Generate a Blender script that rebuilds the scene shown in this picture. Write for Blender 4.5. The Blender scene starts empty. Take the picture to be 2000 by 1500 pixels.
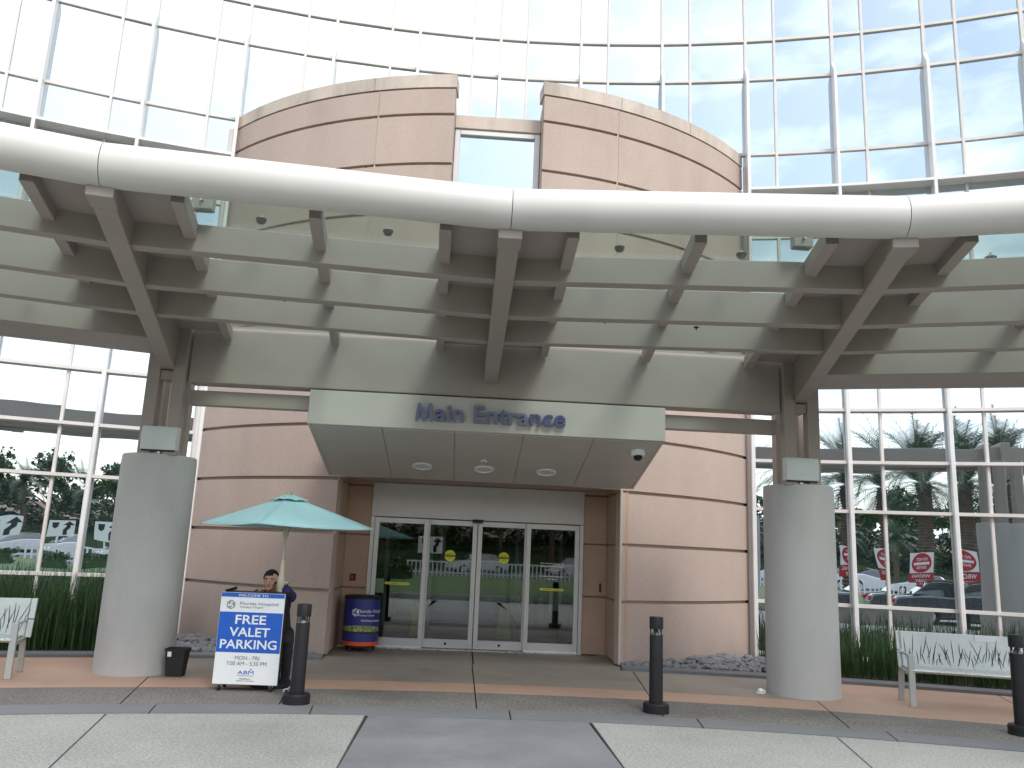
import bpy, bmesh, math, random
import numpy as np
from mathutils import Vector, Matrix, noise
R_ = math.radians
random.seed(7)
S = bpy.context.scene
COL = S.collection

# ------------------------------------------------------------------ camera
CAM_F, CAM_PITCH, CAM_YAW, CAM_ROLL = 1592.57, R_(11.608), R_(3.016), R_(2.452)
CAM_C = np.array([-0.2678, -14.0348, 1.6324])
_fw = np.array([math.sin(CAM_YAW)*math.cos(CAM_PITCH), math.cos(CAM_YAW)*math.cos(CAM_PITCH), math.sin(CAM_PITCH)])
_r = np.array([math.cos(CAM_YAW), -math.sin(CAM_YAW), 0.0]); _u = np.cross(_r, _fw)
_r2 = math.cos(CAM_ROLL)*_r + math.sin(CAM_ROLL)*_u
_u2 = -math.sin(CAM_ROLL)*_r + math.cos(CAM_ROLL)*_u
cd = bpy.data.cameras.new('camera'); cam = bpy.data.objects.new('camera', cd); COL.objects.link(cam)
cd.sensor_width = 36.0; cd.lens = 36.0*CAM_F/2000.0; cd.clip_end = 3000; cd.clip_start = .05
m3 = Matrix(((_r2[0], _u2[0], -_fw[0]), (_r2[1], _u2[1], -_fw[1]), (_r2[2], _u2[2], -_fw[2])))
cam.matrix_world = Matrix.Translation(Vector(CAM_C)) @ m3.to_4x4()
S.camera = cam
def ray(x, y): return _fw + (x-1000)/CAM_F*_r2 + (750-y)/CAM_F*_u2
def atY(x, y, Y):
    d = ray(x, y); return Vector(CAM_C + (Y-CAM_C[1])/d[1]*d)
def atZ(x, y, Z=0.0):
    d = ray(x, y); return Vector(CAM_C + (Z-CAM_C[2])/d[2]*d)

# ------------------------------------------------------------------ sky, sun, exposure
SUN_EL, SUN_AZ = R_(47), R_(156)      # azimuth measured from +y clockwise: the sun stands behind the camera
w = bpy.data.worlds.new('World'); S.world = w; w.use_nodes = True
nt = w.node_tree; nt.nodes.clear()
N = nt.nodes.new; L = nt.links.new
out = N('ShaderNodeOutputWorld'); bg = N('ShaderNodeBackground'); bg.inputs['Strength'].default_value = .12
sky = N('ShaderNodeTexSky'); sky.sky_type = 'NISHITA'; sky.sun_disc = False
sky.sun_elevation = SUN_EL; sky.sun_rotation = SUN_AZ; sky.air_density = 1.2; sky.dust_density = 1.5; sky.ozone_density = 1.2
tc = N('ShaderNodeTexCoord'); mp = N('ShaderNodeMapping'); mp.inputs['Scale'].default_value = (-1.0, 1.0, 2.6); mp.inputs['Location'].default_value = (3.2, 1.75, .4)
nz = N('ShaderNodeTexNoise'); nz.inputs['Scale'].default_value = 1.9; nz.inputs['Detail'].default_value = 9; nz.inputs['Roughness'].default_value = .56
rp = N('ShaderNodeValToRGB'); rp.color_ramp.elements[0].position = .42; rp.color_ramp.elements[1].position = .60
mx = N('ShaderNodeMix'); mx.data_type = 'RGBA'
cl = N('ShaderNodeRGB'); cl.outputs[0].default_value = (11.0, 11.0, 11.2, 1)
L(tc.outputs['Generated'], mp.inputs['Vector']); L(mp.outputs['Vector'], nz.inputs['Vector']); L(nz.outputs['Fac'], rp.inputs['Fac'])
L(rp.outputs['Color'], mx.inputs[0]); L(sky.outputs['Color'], mx.inputs[6]); L(cl.outputs[0], mx.inputs[7])
L(mx.outputs[2], bg.inputs['Color']); L(bg.outputs[0], out.inputs['Surface'])
sl = bpy.data.lights.new('sun', 'SUN'); sl.energy = 1.4; sl.angle = R_(20); sl.color = (1, .965, .92)
sun = bpy.data.objects.new('sun', sl); COL.objects.link(sun)
_sd = Vector((math.sin(SUN_AZ)*math.cos(SUN_EL), math.cos(SUN_AZ)*math.cos(SUN_EL), math.sin(SUN_EL)))
sun.rotation_euler = _sd.to_track_quat('Z', 'Y').to_euler()
S.view_settings.view_transform = 'Standard'; S.view_settings.look = 'None'
S.view_settings.exposure = 0.84; S.view_settings.gamma = 1.0; S.view_settings.use_curve_mapping = False
S.render.engine = 'CYCLES'
S.cycles.max_bounces = 8; S.cycles.transparent_max_bounces = 12; S.cycles.use_denoising = True
S.cycles.sample_clamp_indirect = 6

# ------------------------------------------------------------------ materials
MATS = {}
def mat(name, col, rough=.6, var=.08, scale=3.0, bump=0.0, bscale=80, metal=0.0, spec=.5, speck=0.0, sscale=250, stain=0.0, stretch=(1,1,1), coat=0.0):
    if name in MATS: return MATS[name]
    m = bpy.data.materials.new(name); m.use_nodes = True
    t = m.node_tree; b = t.nodes['Principled BSDF']; n = t.nodes.new; l = t.links.new
    b.inputs['Roughness'].default_value = rough; b.inputs['Metallic'].default_value = metal
    b.inputs['Specular IOR Level'].default_value = spec
    if coat: b.inputs['Coat Weight'].default_value = coat; b.inputs['Coat Roughness'].default_value = .08
    c = n('ShaderNodeTexCoord'); mpn = n('ShaderNodeMapping'); mpn.inputs['Scale'].default_value = stretch
    l(c.outputs['Object'], mpn.inputs['Vector'])
    def nse(s, d=5, r=.55):
        x = n('ShaderNodeTexNoise'); x.inputs['Scale'].default_value = s; x.inputs['Detail'].default_value = d; x.inputs['Roughness'].default_value = r
        l(mpn.outputs['Vector'], x.inputs['Vector']); return x
    def rng(x, a, bb, lo=.3, hi=.7):
        q = n('ShaderNodeMapRange'); q.inputs['From Min'].default_value = lo; q.inputs['From Max'].default_value = hi
        q.inputs['To Min'].default_value = a; q.inputs['To Max'].default_value = bb; l(x, q.inputs['Value']); return q.outputs[0]
    v = rng(nse(scale).outputs['Fac'], 1-var, 1+var)
    def mul(a, bb):
        q = n('ShaderNodeMath'); q.operation = 'MULTIPLY'; l(a, q.inputs[0]); l(bb, q.inputs[1]); return q.outputs[0]
    if speck: v = mul(v, rng(nse(sscale, 2, .6).outputs['Fac'], 1-speck, 1+speck, .35, .65))
    if stain: v = mul(v, rng(nse(scale*.35, 7, .65).outputs['Fac'], 1-stain, 1.0, .36, .5))
    vm = n('ShaderNodeVectorMath'); vm.operation = 'SCALE'; vm.inputs[0].default_value = col[:3]; l(v, vm.inputs['Scale'])
    l(vm.outputs[0], b.inputs['Base Color'])
    rr = rng(nse(scale*2.3).outputs['Fac'], max(.02, rough-.07), min(1, rough+.07)); l(rr, b.inputs['Roughness'])
    if bump:
        bp = n('ShaderNodeBump'); bp.inputs['Strength'].default_value = bump; bp.inputs['Distance'].default_value = .01
        l(nse(bscale, 4, .6).outputs['Fac'], bp.inputs['Height']); l(bp.outputs[0], b.inputs['Normal'])
    MATS[name] = m; return m
def glassy(name, kind, tint, gfac, base=(.02,.03,.035), wob=0.0, rough=0.0, ior=1.5, gl=(1,1,1)):
    m = bpy.data.materials.new(name); m.use_nodes = True; t = m.node_tree; t.nodes.clear(); n = t.nodes.new; l = t.links.new
    o = n('ShaderNodeOutputMaterial'); mixs = n('ShaderNodeMixShader'); g = n('ShaderNodeBsdfGlossy'); g.inputs['Roughness'].default_value = rough
    g.inputs['Color'].default_value = (*gl, 1)
    if kind == 'mirror':
        a = n('ShaderNodeBsdfDiffuse'); a.inputs['Color'].default_value = (*base, 1)
    else:
        a = n('ShaderNodeBsdfTransparent'); a.inputs['Color'].default_value = (*tint, 1)
    lw = n('ShaderNodeLayerWeight'); lw.inputs['Blend'].default_value = .5
    fr = n('ShaderNodeMath'); fr.operation = 'POWER'; fr.inputs[1].default_value = 4.2; l(lw.outputs['Facing'], fr.inputs[0])
    mr = n('ShaderNodeMapRange'); mr.inputs['To Min'].default_value = gfac; mr.inputs['To Max'].default_value = 1.0
    l(fr.outputs[0], mr.inputs['Value']); l(mr.outputs[0], mixs.inputs['Fac']); l(a.outputs[0], mixs.inputs[1]); l(g.outputs[0], mixs.inputs[2])
    if wob:
        c = n('ShaderNodeTexCoord'); x = n('ShaderNodeTexNoise'); x.inputs['Scale'].default_value = .9; x.inputs['Detail'].default_value = 1.0
        bp = n('ShaderNodeBump'); bp.inputs['Strength'].default_value = 1.0; bp.inputs['Distance'].default_value = wob
        l(c.outputs['Object'], x.inputs['Vector']); l(x.outputs['Fac'], bp.inputs['Height']); l(bp.outputs[0], g.inputs['Normal'])
    l(mixs.outputs[0], o.inputs['Surface']); MATS[name] = m; return m

M_precast = mat('precast_pink', (.44,.345,.295), .85, .06, 1.2, .25, 160, speck=.10, sscale=120, stain=.08, stretch=(1,1,.35))
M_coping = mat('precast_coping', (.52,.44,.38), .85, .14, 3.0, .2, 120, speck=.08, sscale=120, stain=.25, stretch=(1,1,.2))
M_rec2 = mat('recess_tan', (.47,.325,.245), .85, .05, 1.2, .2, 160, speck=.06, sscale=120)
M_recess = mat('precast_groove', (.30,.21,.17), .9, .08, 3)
M_paint = mat('canopy_paint', (.345,.30,.27), .55, .05, 1.5, .03, 200)
M_tube = mat('tube_cladding', (.60,.575,.545), .45, .03, 2.0, .02, 150)
M_fascia = mat('fascia_paint', (.50,.475,.44), .5, .04, 1.5)
M_dark = mat('dark_gap', (.015,.014,.014), .8, .1)
M_concol = mat('column_concrete', (.48,.47,.46), .75, .07, 2.2, .12, 90, stain=.10, stretch=(1,1,.4))
M_mull = mat('mullion_metal', (.63,.59,.555), .42, .05, 3)
M_fin = mat('fin_metal', (.70,.69,.68), .4, .04, 3)
M_alu = mat('door_aluminium', (.54,.53,.52), .4, .04, 3, metal=.3)
M_header = mat('door_header', (.60,.59,.565), .5, .04, 3)
M_pane = glassy('facade_glass', 'mirror', None, .72, (.035,.05,.058), wob=.004, gl=(.86,.95,1.0))
M_cglass = glassy('canopy_glass', 'clear', (.71,.785,.755), .035)
M_dglass = glassy('door_glass', 'clear', (.66,.72,.69), .11)
M_drive = mat('driveway_concrete', (.325,.33,.31), .85, .08, .9, .5, 60, speck=.22, sscale=42, stain=.14)
M_walk = mat('crossing_slab', (.20,.205,.22), .7, .16, .9, .15, 60, speck=.08, sscale=50, stain=.30)
M_kerb = mat('kerb_concrete', (.17,.175,.185), .75, .08, 1.5, .2, 120, speck=.06)
M_aggr = mat('aggregate_band', (.19,.175,.16), .85, .14, 1.0, .7, 50, speck=.40, sscale=38, stain=.25)
M_orange = mat('stained_orange', (.48,.305,.225), .62, .10, 1.0, .2, 90, speck=.05, stain=.12)
M_tan = mat('stained_tan', (.30,.25,.21), .6, .12, .9, .15, 90, speck=.05, stain=.18)
M_joint = mat('joint_filler', (.03,.028,.027), .9, .1)
M_black = mat('black_metal', (.013,.013,.015), .5, .1, 5, spec=.3)
M_rubber = mat('black_rubber', (.012,.012,.012), .7, .1, 5)
M_steel = mat('brushed_steel', (.55,.56,.55), .3, .05, 6, metal=.9)
M_bench = mat('bench_silver', (.50,.53,.51), .38, .05, 4, metal=.35)
M_cut = mat('bench_cutout', (.05,.055,.055), .8, .1)
M_white = mat('white_paint', (.78,.79,.80), .45, .03, 4)
M_offw = mat('lamp_white', (.62,.66,.66), .4, .03, 4)
M_blue = mat('sign_blue', (.008,.10,.50), .4, .04, 4)
M_navy = mat('navy_letters', (.035,.045,.16), .35, .2, 6, coat=.3)
M_ltblue = mat('pale_navy_letters', (.14,.15,.26), .4, .2, 8)  # paler navy, used on some of the letters
M_grey = mat('grey_print', (.22,.24,.27), .6, .1)
M_orangep = mat('orange_print', (.75,.10,.02), .4, .05)
M_drum = mat('drum_blue', (.022,.03,.20), .4, .08, 4)
M_teal = mat('umbrella_teal', (.46,.72,.765), .8, .05, 5, .1, 300)
M_tealtrim = mat('umbrella_trim', (.50,.74,.76), .8, .05)
M_pole = mat('umbrella_pole', (.46,.43,.36), .4, .06, 4, metal=.3)
M_crank = mat('umbrella_crank', (.62,.60,.42), .4, .05)
M_red = mat('red_plastic', (.62,.02,.015), .35, .05)
M_yel = mat('yellow_sticker', (.62,.66,.02), .5, .05)
M_skin = mat('skin', (.48,.27,.19), .55, .06, 12)
M_hair = mat('hair', (.010,.009,.009), .7, .2, 40, .4, 200)
M_shirt = mat('shirt_purple', (.03,.028,.12), .85, .12, 12, .2, 60)
M_vest = mat('vest_black', (.012,.012,.015), .85, .12, 12, .2, 60)
M_trous = mat('trousers', (.014,.014,.018), .85, .15, 12, .2, 60)
M_peb = mat('pebbles', (.20,.20,.21), .75, .30, 9, .3, 60)
M_reed = mat('reeds', (.03,.075,.018), .55, .45, 5)
M_grass = mat('grass_lawn', (.055,.11,.022), .9, .25, .6, .8, 40, speck=.3, sscale=30)
M_leaf = mat('tree_leaf', (.045,.085,.022), .6, .35, .9)
M_palm = mat('palm_leaf', (.055,.10,.04), .5, .3, 1.2)
M_trunk = mat('palm_trunk', (.16,.115,.08), .9, .3, 5, 1.0, 20)
M_bark = mat('bark', (.10,.075,.055), .9, .3, 4, 1.0, 20)
M_asph = mat('asphalt', (.055,.055,.057), .85, .15, .7, .6, 120, speck=.2)
M_mulch = mat('planter_soil', (.05,.035,.025), .95, .3, 6, .8, 40)
M_houswall = mat('house_stucco', (.48,.40,.34), .9, .06, .5)
M_roof = mat('roof_tile', (.26,.17,.13), .8, .15, 2, .4, 12)
M_wglass = glassy('window_dark_glass', 'mirror', None, .15, (.02,.025,.03))
M_carw = mat('car_white', (.75,.76,.77), .25, .02, 3, coat=1.0)
M_cars = mat('car_dark', (.03,.035,.045), .25, .05, 3, coat=1.0)
M_tyre = mat('tyre', (.015,.015,.015), .85, .1)
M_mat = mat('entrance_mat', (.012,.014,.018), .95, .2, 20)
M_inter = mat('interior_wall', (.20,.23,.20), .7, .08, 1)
M_brown = mat('brown_wood', (.16,.035,.018), .4, .2, 6)
M_signred = mat('sign_red', (.42,.02,.025), .4, .05)
M_greenp = mat('sign_photo', (.25,.30,.12), .6, .9, 22)

# ------------------------------------------------------------------ mesh helpers
class MB:
    def __init__(s): s.v = []; s.f = []
    def add(s, vs, fs):
        o = len(s.v); s.v += [tuple(p) for p in vs]; s.f += [tuple(i+o for i in f) for f in fs]; return s
    def hexa(s, p):   # p: 4 bottom (ccw) + 4 top
        return s.add(p, [(3,2,1,0),(4,5,6,7),(0,1,5,4),(1,2,6,5),(2,3,7,6),(3,0,4,7)])
    def box(s, x0, x1, y0, y1, z0, z1):
        return s.hexa([(x0,y0,z0),(x1,y0,z0),(x1,y1,z0),(x0,y1,z0),(x0,y0,z1),(x1,y0,z1),(x1,y1,z1),(x0,y1,z1)])
    def bar(s, p, q, wd, ht, up=(0,0,1)):
        p, q = Vector(p), Vector(q); d = (q-p).normalized(); u = Vector(up)
        sd = d.cross(u).normalized(); u2 = sd.cross(d).normalized()
        a, b = sd*wd/2, u2*ht/2
        return s.hexa([p-a-b, p+a-b, q+a-b, q-a-b, p-a+b, p+a+b, q+a+b, q-a+b])
    def cyl(s, p, q, r0, r1=None, n=16, caps=True):
        r1 = r0 if r1 is None else r1
        p, q = Vector(p), Vector(q); d = (q-p).normalized()
        a = d.orthogonal().normalized(); b = d.cross(a)
        vs = [p+(a*math.cos(t)+b*math.sin(t))*r0 for t in [2*math.pi*i/n for i in range(n)]] + \
             [q+(a*math.cos(t)+b*math.sin(t))*r1 for t in [2*math.pi*i/n for i in range(n)]]
        fs = [(i, (i+1)%n, n+(i+1)%n, n+i) for i in range(n)]
        if caps: fs += [tuple(range(n-1,-1,-1)), tuple(range(n,2*n))]
        return s.add(vs, fs)
    def tube(s, pts, rad, n=10):
        rs = rad if isinstance(rad, (list,tuple)) else [rad]*len(pts)
        pts = [Vector(p) for p in pts]; vs = []; fs = []; a = None
        for i, p in enumerate(pts):
            d = ((pts[min(i+1,len(pts)-1)]-pts[max(i-1,0)])).normalized()
            a = d.orthogonal().normalized() if a is None else (a-d*a.dot(d)).normalized()
            b = d.cross(a)
            vs += [p+(a*math.cos(2*math.pi*k/n)+b*math.sin(2*math.pi*k/n))*rs[i] for k in range(n)]
        for i in range(len(pts)-1):
            fs += [(i*n+k, i*n+(k+1)%n, (i+1)*n+(k+1)%n, (i+1)*n+k) for k in range(n)]
        fs += [tuple(range(n-1,-1,-1)), tuple(range((len(pts)-1)*n, len(pts)*n))]
        return s.add(vs, fs)
    def lathe(s, prof, c=(0,0,0), n=32, caps=True):
        vs = []; fs = []; m = len(prof)
        for k in range(n):
            t = 2*math.pi*k/n
            vs += [(c[0]+r*math.cos(t), c[1]+r*math.sin(t), c[2]+z) for r, z in prof]
        for k in range(n):
            for i in range(m-1):
                a, b = k*m+i, ((k+1)%n)*m+i
                fs.append((a, b, b+1, a+1))
        if caps: fs += [tuple(k*m for k in range(n-1,-1,-1)), tuple(k*m+m-1 for k in range(n))]
        return s.add(vs, fs)
    def prism(s, poly, ax, a0, a1):   # poly 2D in the other two axes
        def pt(p, a): return {'x':(a,p[0],p[1]), 'y':(p[0],a,p[1]), 'z':(p[0],p[1],a)}[ax]
        n = len(poly)
        return s.add([pt(p,a0) for p in poly]+[pt(p,a1) for p in poly],
                     [tuple(range(n-1,-1,-1)), tuple(range(n,2*n))]+[(i,(i+1)%n,n+(i+1)%n,n+i) for i in range(n)])
    def sph(s, c, r, sx=1, sy=1, sz=1, n=12, m=8):
        prof = [(r*math.sin(math.pi*i/m)+1e-5, -r*math.cos(math.pi*i/m)) for i in range(m+1)]
        t = MB().lathe(prof, (0,0,0), n); return s.add([(c[0]+x*sx, c[1]+y*sy, c[2]+z*sz) for x,y,z in t.v], t.f)
    def build(s, name, m, parent=None, bevel=0, smooth=False, xf=None, local=False):
        me = bpy.data.meshes.new(name); vs = s.v
        if xf is not None: vs = [tuple(xf @ Vector(v)) for v in vs]
        me.from_pydata(vs, [], s.f); me.validate()
        b = bmesh.new(); b.from_mesh(me); bmesh.ops.recalc_face_normals(b, faces=b.faces)
        if bevel: bmesh.ops.bevel(b, geom=list(b.edges), offset=bevel, segments=1, affect='EDGES', clamp_overlap=True)
        b.to_mesh(me); b.free()
        if smooth:
            me.polygons.foreach_set('use_smooth', [True]*len(me.polygons))
            try: me.set_sharp_from_angle(angle=R_(35))
            except Exception: pass
        return link(name, me, m, parent, local)
def link(name, me, m, parent=None, local=False):
    o = bpy.data.objects.new(name, me); COL.objects.link(o)
    if m is not None:
        me.materials.clear(); me.materials.append(m)
    if parent is not None: setp(o, parent, local)
    return o
def setp(o, parent, local=False):
    o.parent = parent
    if not local:
        M = Matrix.Identity(4); p = parent
        while p is not None:
            M = (Matrix.LocRotScale(p.location, p.rotation_euler, p.scale)) @ (p.matrix_parent_inverse @ M if False else M)
            p = p.parent if p.parent is not None and p.location.length == 0 and False else None
        root = parent
        while root.parent is not None: root = root.parent
        if parent is root: o.matrix_parent_inverse = M.inverted()
        # a part under a part: the middle part sits at identity in world space
def thing(name, label, cat, loc=(0,0,0), rz=0, group=None):
    o = bpy.data.objects.new(name, None); COL.objects.link(o); o.empty_display_size = .2
    o.location = loc; o.rotation_euler = (0,0,rz)
    return tag(o, label, cat, group)
def tag(o, label, cat, group=None):
    o['label'] = label; o['category'] = cat
    if group: o['group'] = group
    return o
def struct(o): o['kind'] = 'structure'; return o
def stuff(o, label=None, cat=None):
    o['kind'] = 'stuff'
    if label: o['label'] = label; o['category'] = cat
    return o
def text_mesh(body, size=1.0, ext=0.0, bold=0.0, align='CENTER', space=1.0):
    c = bpy.data.curves.new('t', 'FONT'); c.body = body; c.size = size; c.extrude = ext; c.offset = bold*size
    c.align_x = align; c.align_y = 'CENTER'; c.resolution_u = 3; c.space_character = space
    o = bpy.data.objects.new('t', c); COL.objects.link(o)
    dg = bpy.context.evaluated_depsgraph_get(); dg.update()
    me = bpy.data.meshes.new_from_object(o.evaluated_get(dg))
    bpy.data.objects.remove(o); bpy.data.curves.remove(c)
    return me
def text_obj(name, body, m, xf, width=None, size=.1, ext=.0008, bold=0.0, parent=None, height=None, fn=None, align='CENTER', local=False):
    me = text_mesh(body, size, ext, bold, align)
    xs = [v.co.x for v in me.vertices]; ys = [v.co.y for v in me.vertices]
    sx = width/(max(xs)-min(xs)) if width else 1; sy = height/(max(ys)-min(ys)) if height else (sx if width else 1)
    cx = (max(xs)+min(xs))/2 if align == 'CENTER' else min(xs); cy = (max(ys)+min(ys))/2
    for v in me.vertices:
        p = Vector(((v.co.x-cx)*sx, (v.co.y-cy)*sy, v.co.z))
        v.co = fn(p) if fn else xf @ p
    return link(name, me, m, parent, local)
def split_letters(me):
    bmx = bmesh.new(); bmx.from_mesh(me); bmesh.ops.remove_doubles(bmx, verts=bmx.verts, dist=1e-5)
    seen = set(); isl_ = []
    for v in bmx.verts:
        if v in seen: continue
        st = [v]; grp = []; seen.add(v)
        while st:
            q = st.pop(); grp.append(q)
            for e in q.link_edges:
                o = e.other_vert(q)
                if o not in seen: seen.add(o); st.append(o)
        isl_.append(grp)
    isl_.sort(key=lambda gq: min(v.co.x for v in gq)); letters = []
    for gq in isl_:
        a, b = min(v.co.x for v in gq), max(v.co.x for v in gq)
        if letters and a < letters[-1][1]-.3*(b-a): letters[-1][0].extend(gq); letters[-1][1] = max(b, letters[-1][1])
        else: letters.append([list(gq), b])
    res = []
    for gq, _ in letters:
        idx = {v: i for i, v in enumerate(gq)}; s_ = set(gq)
        res.append(([v.co.copy() for v in gq], [tuple(idx[v] for v in f.verts) for f in bmx.faces if f.verts[0] in s_]))
    bmx.free(); return res
def upright(x, y, z, rz=0.0):   # text plane xy -> facing -y, standing up
    return Matrix.Translation((x,y,z)) @ Matrix.Rotation(rz,4,'Z') @ Matrix.Rotation(math.pi/2,4,'X')

# ------------------------------------------------------------------ plan: everything is concentric about CC
CC = (0.0, -22.7)
def P(r, deg, z):
    t = R_(deg); return (CC[0]+r*math.sin(t), CC[1]+r*math.cos(t), z)
def ring_slab(mb, r0, r1, a0, a1, z0, z1, n=None):
    n = n or max(2, int(abs(a1-a0)/1.5))
    vs = []; fs = []
    for i in range(n+1):
        a = a0+(a1-a0)*i/n
        vs += [P(r0,a,z0), P(r1,a,z0), P(r1,a,z1), P(r0,a,z1)]
    for i in range(n):
        o = i*4
        fs += [(o,o+1,o+5,o+4),(o+1,o+2,o+6,o+5),(o+2,o+3,o+7,o+6),(o+3,o,o+4,o+7)]
    fs += [(3,2,1,0), (n*4,n*4+1,n*4+2,n*4+3)]
    return mb.add(vs, fs)

# ================================================================== SETTING
g = MB().add([(-900,-900,-.14),(900,-900,-.14),(900,900,-.14),(-900,900,-.14)], [(0,1,2,3)]).build('ground', M_grass); struct(g)
# bedding below the paving (shows only in the joints)
drive = MB().lathe([(0.0001,-.02),(17.28,-.02)], (CC[0],CC[1],0), 96, caps=False).build('driveway', M_joint); struct(drive)
# driveway slabs: left and right of the grey crossing, split by radial joints
JO = [3.75, 11.6, 20.5, 30, 40, 52]          # joint angles measured at the kerb
RD = [17.26, 13.2, 9.75]
for s in (-1, 1):
    for ri in range(len(RD)-1):
        ro, rin = RD[ri]-.006, RD[ri+1]+.006
        for k in range(len(JO)-1):
            a0, a1 = JO[k]+.03, JO[k+1]-.03
            mb = MB(); n = max(3, int((a1-a0)/1.5)); vs = []; fs = []
            for i in range(n+1):
                t = i/n; a = a0+(a1-a0)*t
                po, pi_ = P(ro, a, 0), P(rin, a, 0)
                if k == 0 and i == 0:   # straight edge along the crossing
                    po = (1.125, CC[1]+math.sqrt(ro*ro-1.125**2), 0); pi_ = (1.095, CC[1]+math.sqrt(rin*rin-1.095**2), 0)
                vs += [(s*po[0],po[1],-.10),(s*pi_[0],pi_[1],-.10),(s*pi_[0],pi_[1],.002),(s*po[0],po[1],.002)]
            for i in range(n):
                o = i*4; fs += [(o,o+1,o+5,o+4),(o+1,o+2,o+6,o+5),(o+2,o+3,o+7,o+6),(o+3,o,o+4,o+7)]
            fs += [(3,2,1,0), (n*4,n*4+1,n*4+2,n*4+3)]
            mb.add(vs, fs).build('concrete_slab', M_drive, drive, local=True)
for y0, y1 in ((-9.4,-5.475), (-13.3,-9.41)):
    MB().add([(-1.11,y0,-.1),(1.11,y0,-.1),(1.085,y1,-.1),(-1.085,y1,-.1),(-1.11,y0,.001),(1.11,y0,.001),(1.085,y1,.001),(-1.085,y1,.001)],
             [(3,2,1,0),(4,5,6,7),(0,1,5,4),(1,2,6,5),(2,3,7,6),(3,0,4,7)]).build('crossing_slab', M_walk, drive, local=True)
# pavement bands
pave = MB(); ring_slab(pave, 17.3, 21.2, -42, 42, -.12, -.014); pave.box(-3.2, 3.2, -2.2, -.02, -.12, -.015)
pave = pave.build('pavement', M_joint); struct(pave)
PJ = [-42, -34, -27, -19.5, -11.5, -6.6, -.05, 6.3, 12.4, 19.6, 27, 34, 42]
for nm, r0, r1, m_, off in (('kerb_slab', 17.31, 17.74, M_kerb, 1.1), ('aggregate_slab', 17.745, 18.72, M_aggr, 0)):
    for a, b in zip(PJ, PJ[1:]):
        mb = MB(); ring_slab(mb, r0, r1, a+.025+off, b-.025+off, -.1, .003); mb.build(nm, m_, pave, local=True)
for a, b in zip(PJ, PJ[1:]):
    mid = (a+b)/2
    mb = MB(); ring_slab(mb, 18.725, 19.36 if abs(mid) < 12 else 21.1, a+.025, b-.025, -.1, .004); mb.build('orange_slab', M_orange, pave, local=True)
    if abs(mid) < 12:
        mb = MB(); ring_slab(mb, 19.362, 21.1, a+.025, b-.025, -.1, .004); mb.build('tan_slab', M_tan, pave, local=True)
for x0, x1 in ((-2.9,-.012), (.012,2.9)):
    n = 8; vs = []
    top = []; 
    xs = [x0+(x1-x0)*i/n for i in range(n+1)]
    poly = [(x, CC[1]+math.sqrt(21.1**2-x*x)+.002) for x in xs] + [(x1,.02),(x0,.02)]
    MB().prism(poly, 'z', -.1, .0035).build('tan_slab', M_tan, pave, local=True)
# planter beds: dark kerb, soil
for s in (-1, 1):
    k = MB(); ring_slab(k, 21.105, 21.45, *( (-42,-5.9) if s < 0 else (5.9,42) ), -.1, .045); k = k.build('planter_kerb', M_kerb); struct(k)
    b = MB(); ring_slab(b, 21.45, 23.75, *( (-42,-5.9) if s < 0 else (5.9,42) ), -.1, .02); b = b.build('planter_soil', M_mulch); struct(b)
# island and lanes behind the camera
isl = MB().lathe([(9.6,-.12),(9.6,.10),(9.45,.13),(.001,.16)], (0,-24.0,0), 72).build('island_lawn', M_grass); struct(isl)
ik = MB().lathe([(9.62,-.12),(9.62,.11),(9.75,.11),(9.8,-.12)], (0,-24.0,0), 72, caps=False).build('island_kerb', M_drive); struct(ik)
road = MB().add([(-80,-58,-.1),(80,-58,-.1),(80,-40.2,-.1),(-80,-40.2,-.1)], [(0,1,2,3)]).build('road', M_asph); struct(road)

# ================================================================== GLASS FACADE
RG = 23.7
FINS = [4*k for k in range(-7, 8)]
EDGES = sorted(set(FINS+[f+1.35 for f in FINS if 0 <= f < 28]+[f-1.35 for f in FINS if -28 < f <= 0]))
ROWS = [.1, .97, 2.57, 3.43, 4.37, 5.25, 6.85, 7.72, 8.62, 9.46, 11.08, 11.95, 13.6, 14.5]
TOWER_A = 11.6
fac = thing('glass_building', 'tall concave hospital facade of pale blue mirror glass with beige mullions and fins', 'building', (0,.99,0))
def vis(a, b, z1):   # hidden behind the entrance tower
    return not (abs((a+b)/2) < TOWER_A-.3 and z1 < 9.0)
rnd = random.Random(3)
for zi, (z0, z1) in enumerate(zip(ROWS, ROWS[1:])):
    for a, b in zip(EDGES, EDGES[1:]):
        if not vis(a, b, z1): continue
        t1, t2, t3, t4 = [rnd.uniform(-.0022,.0022) for _ in range(4)]
        MB().hexa([P(RG+t1,a,z0),P(RG+t2,b,z0),P(RG+.03,b,z0),P(RG+.03,a,z0),P(RG+t3,a,z1),P(RG+t3+t2-t1,b,z1),P(RG+.03,b,z1),P(RG+.03,a,z1)]).build('pane', M_pane, fac)
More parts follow.
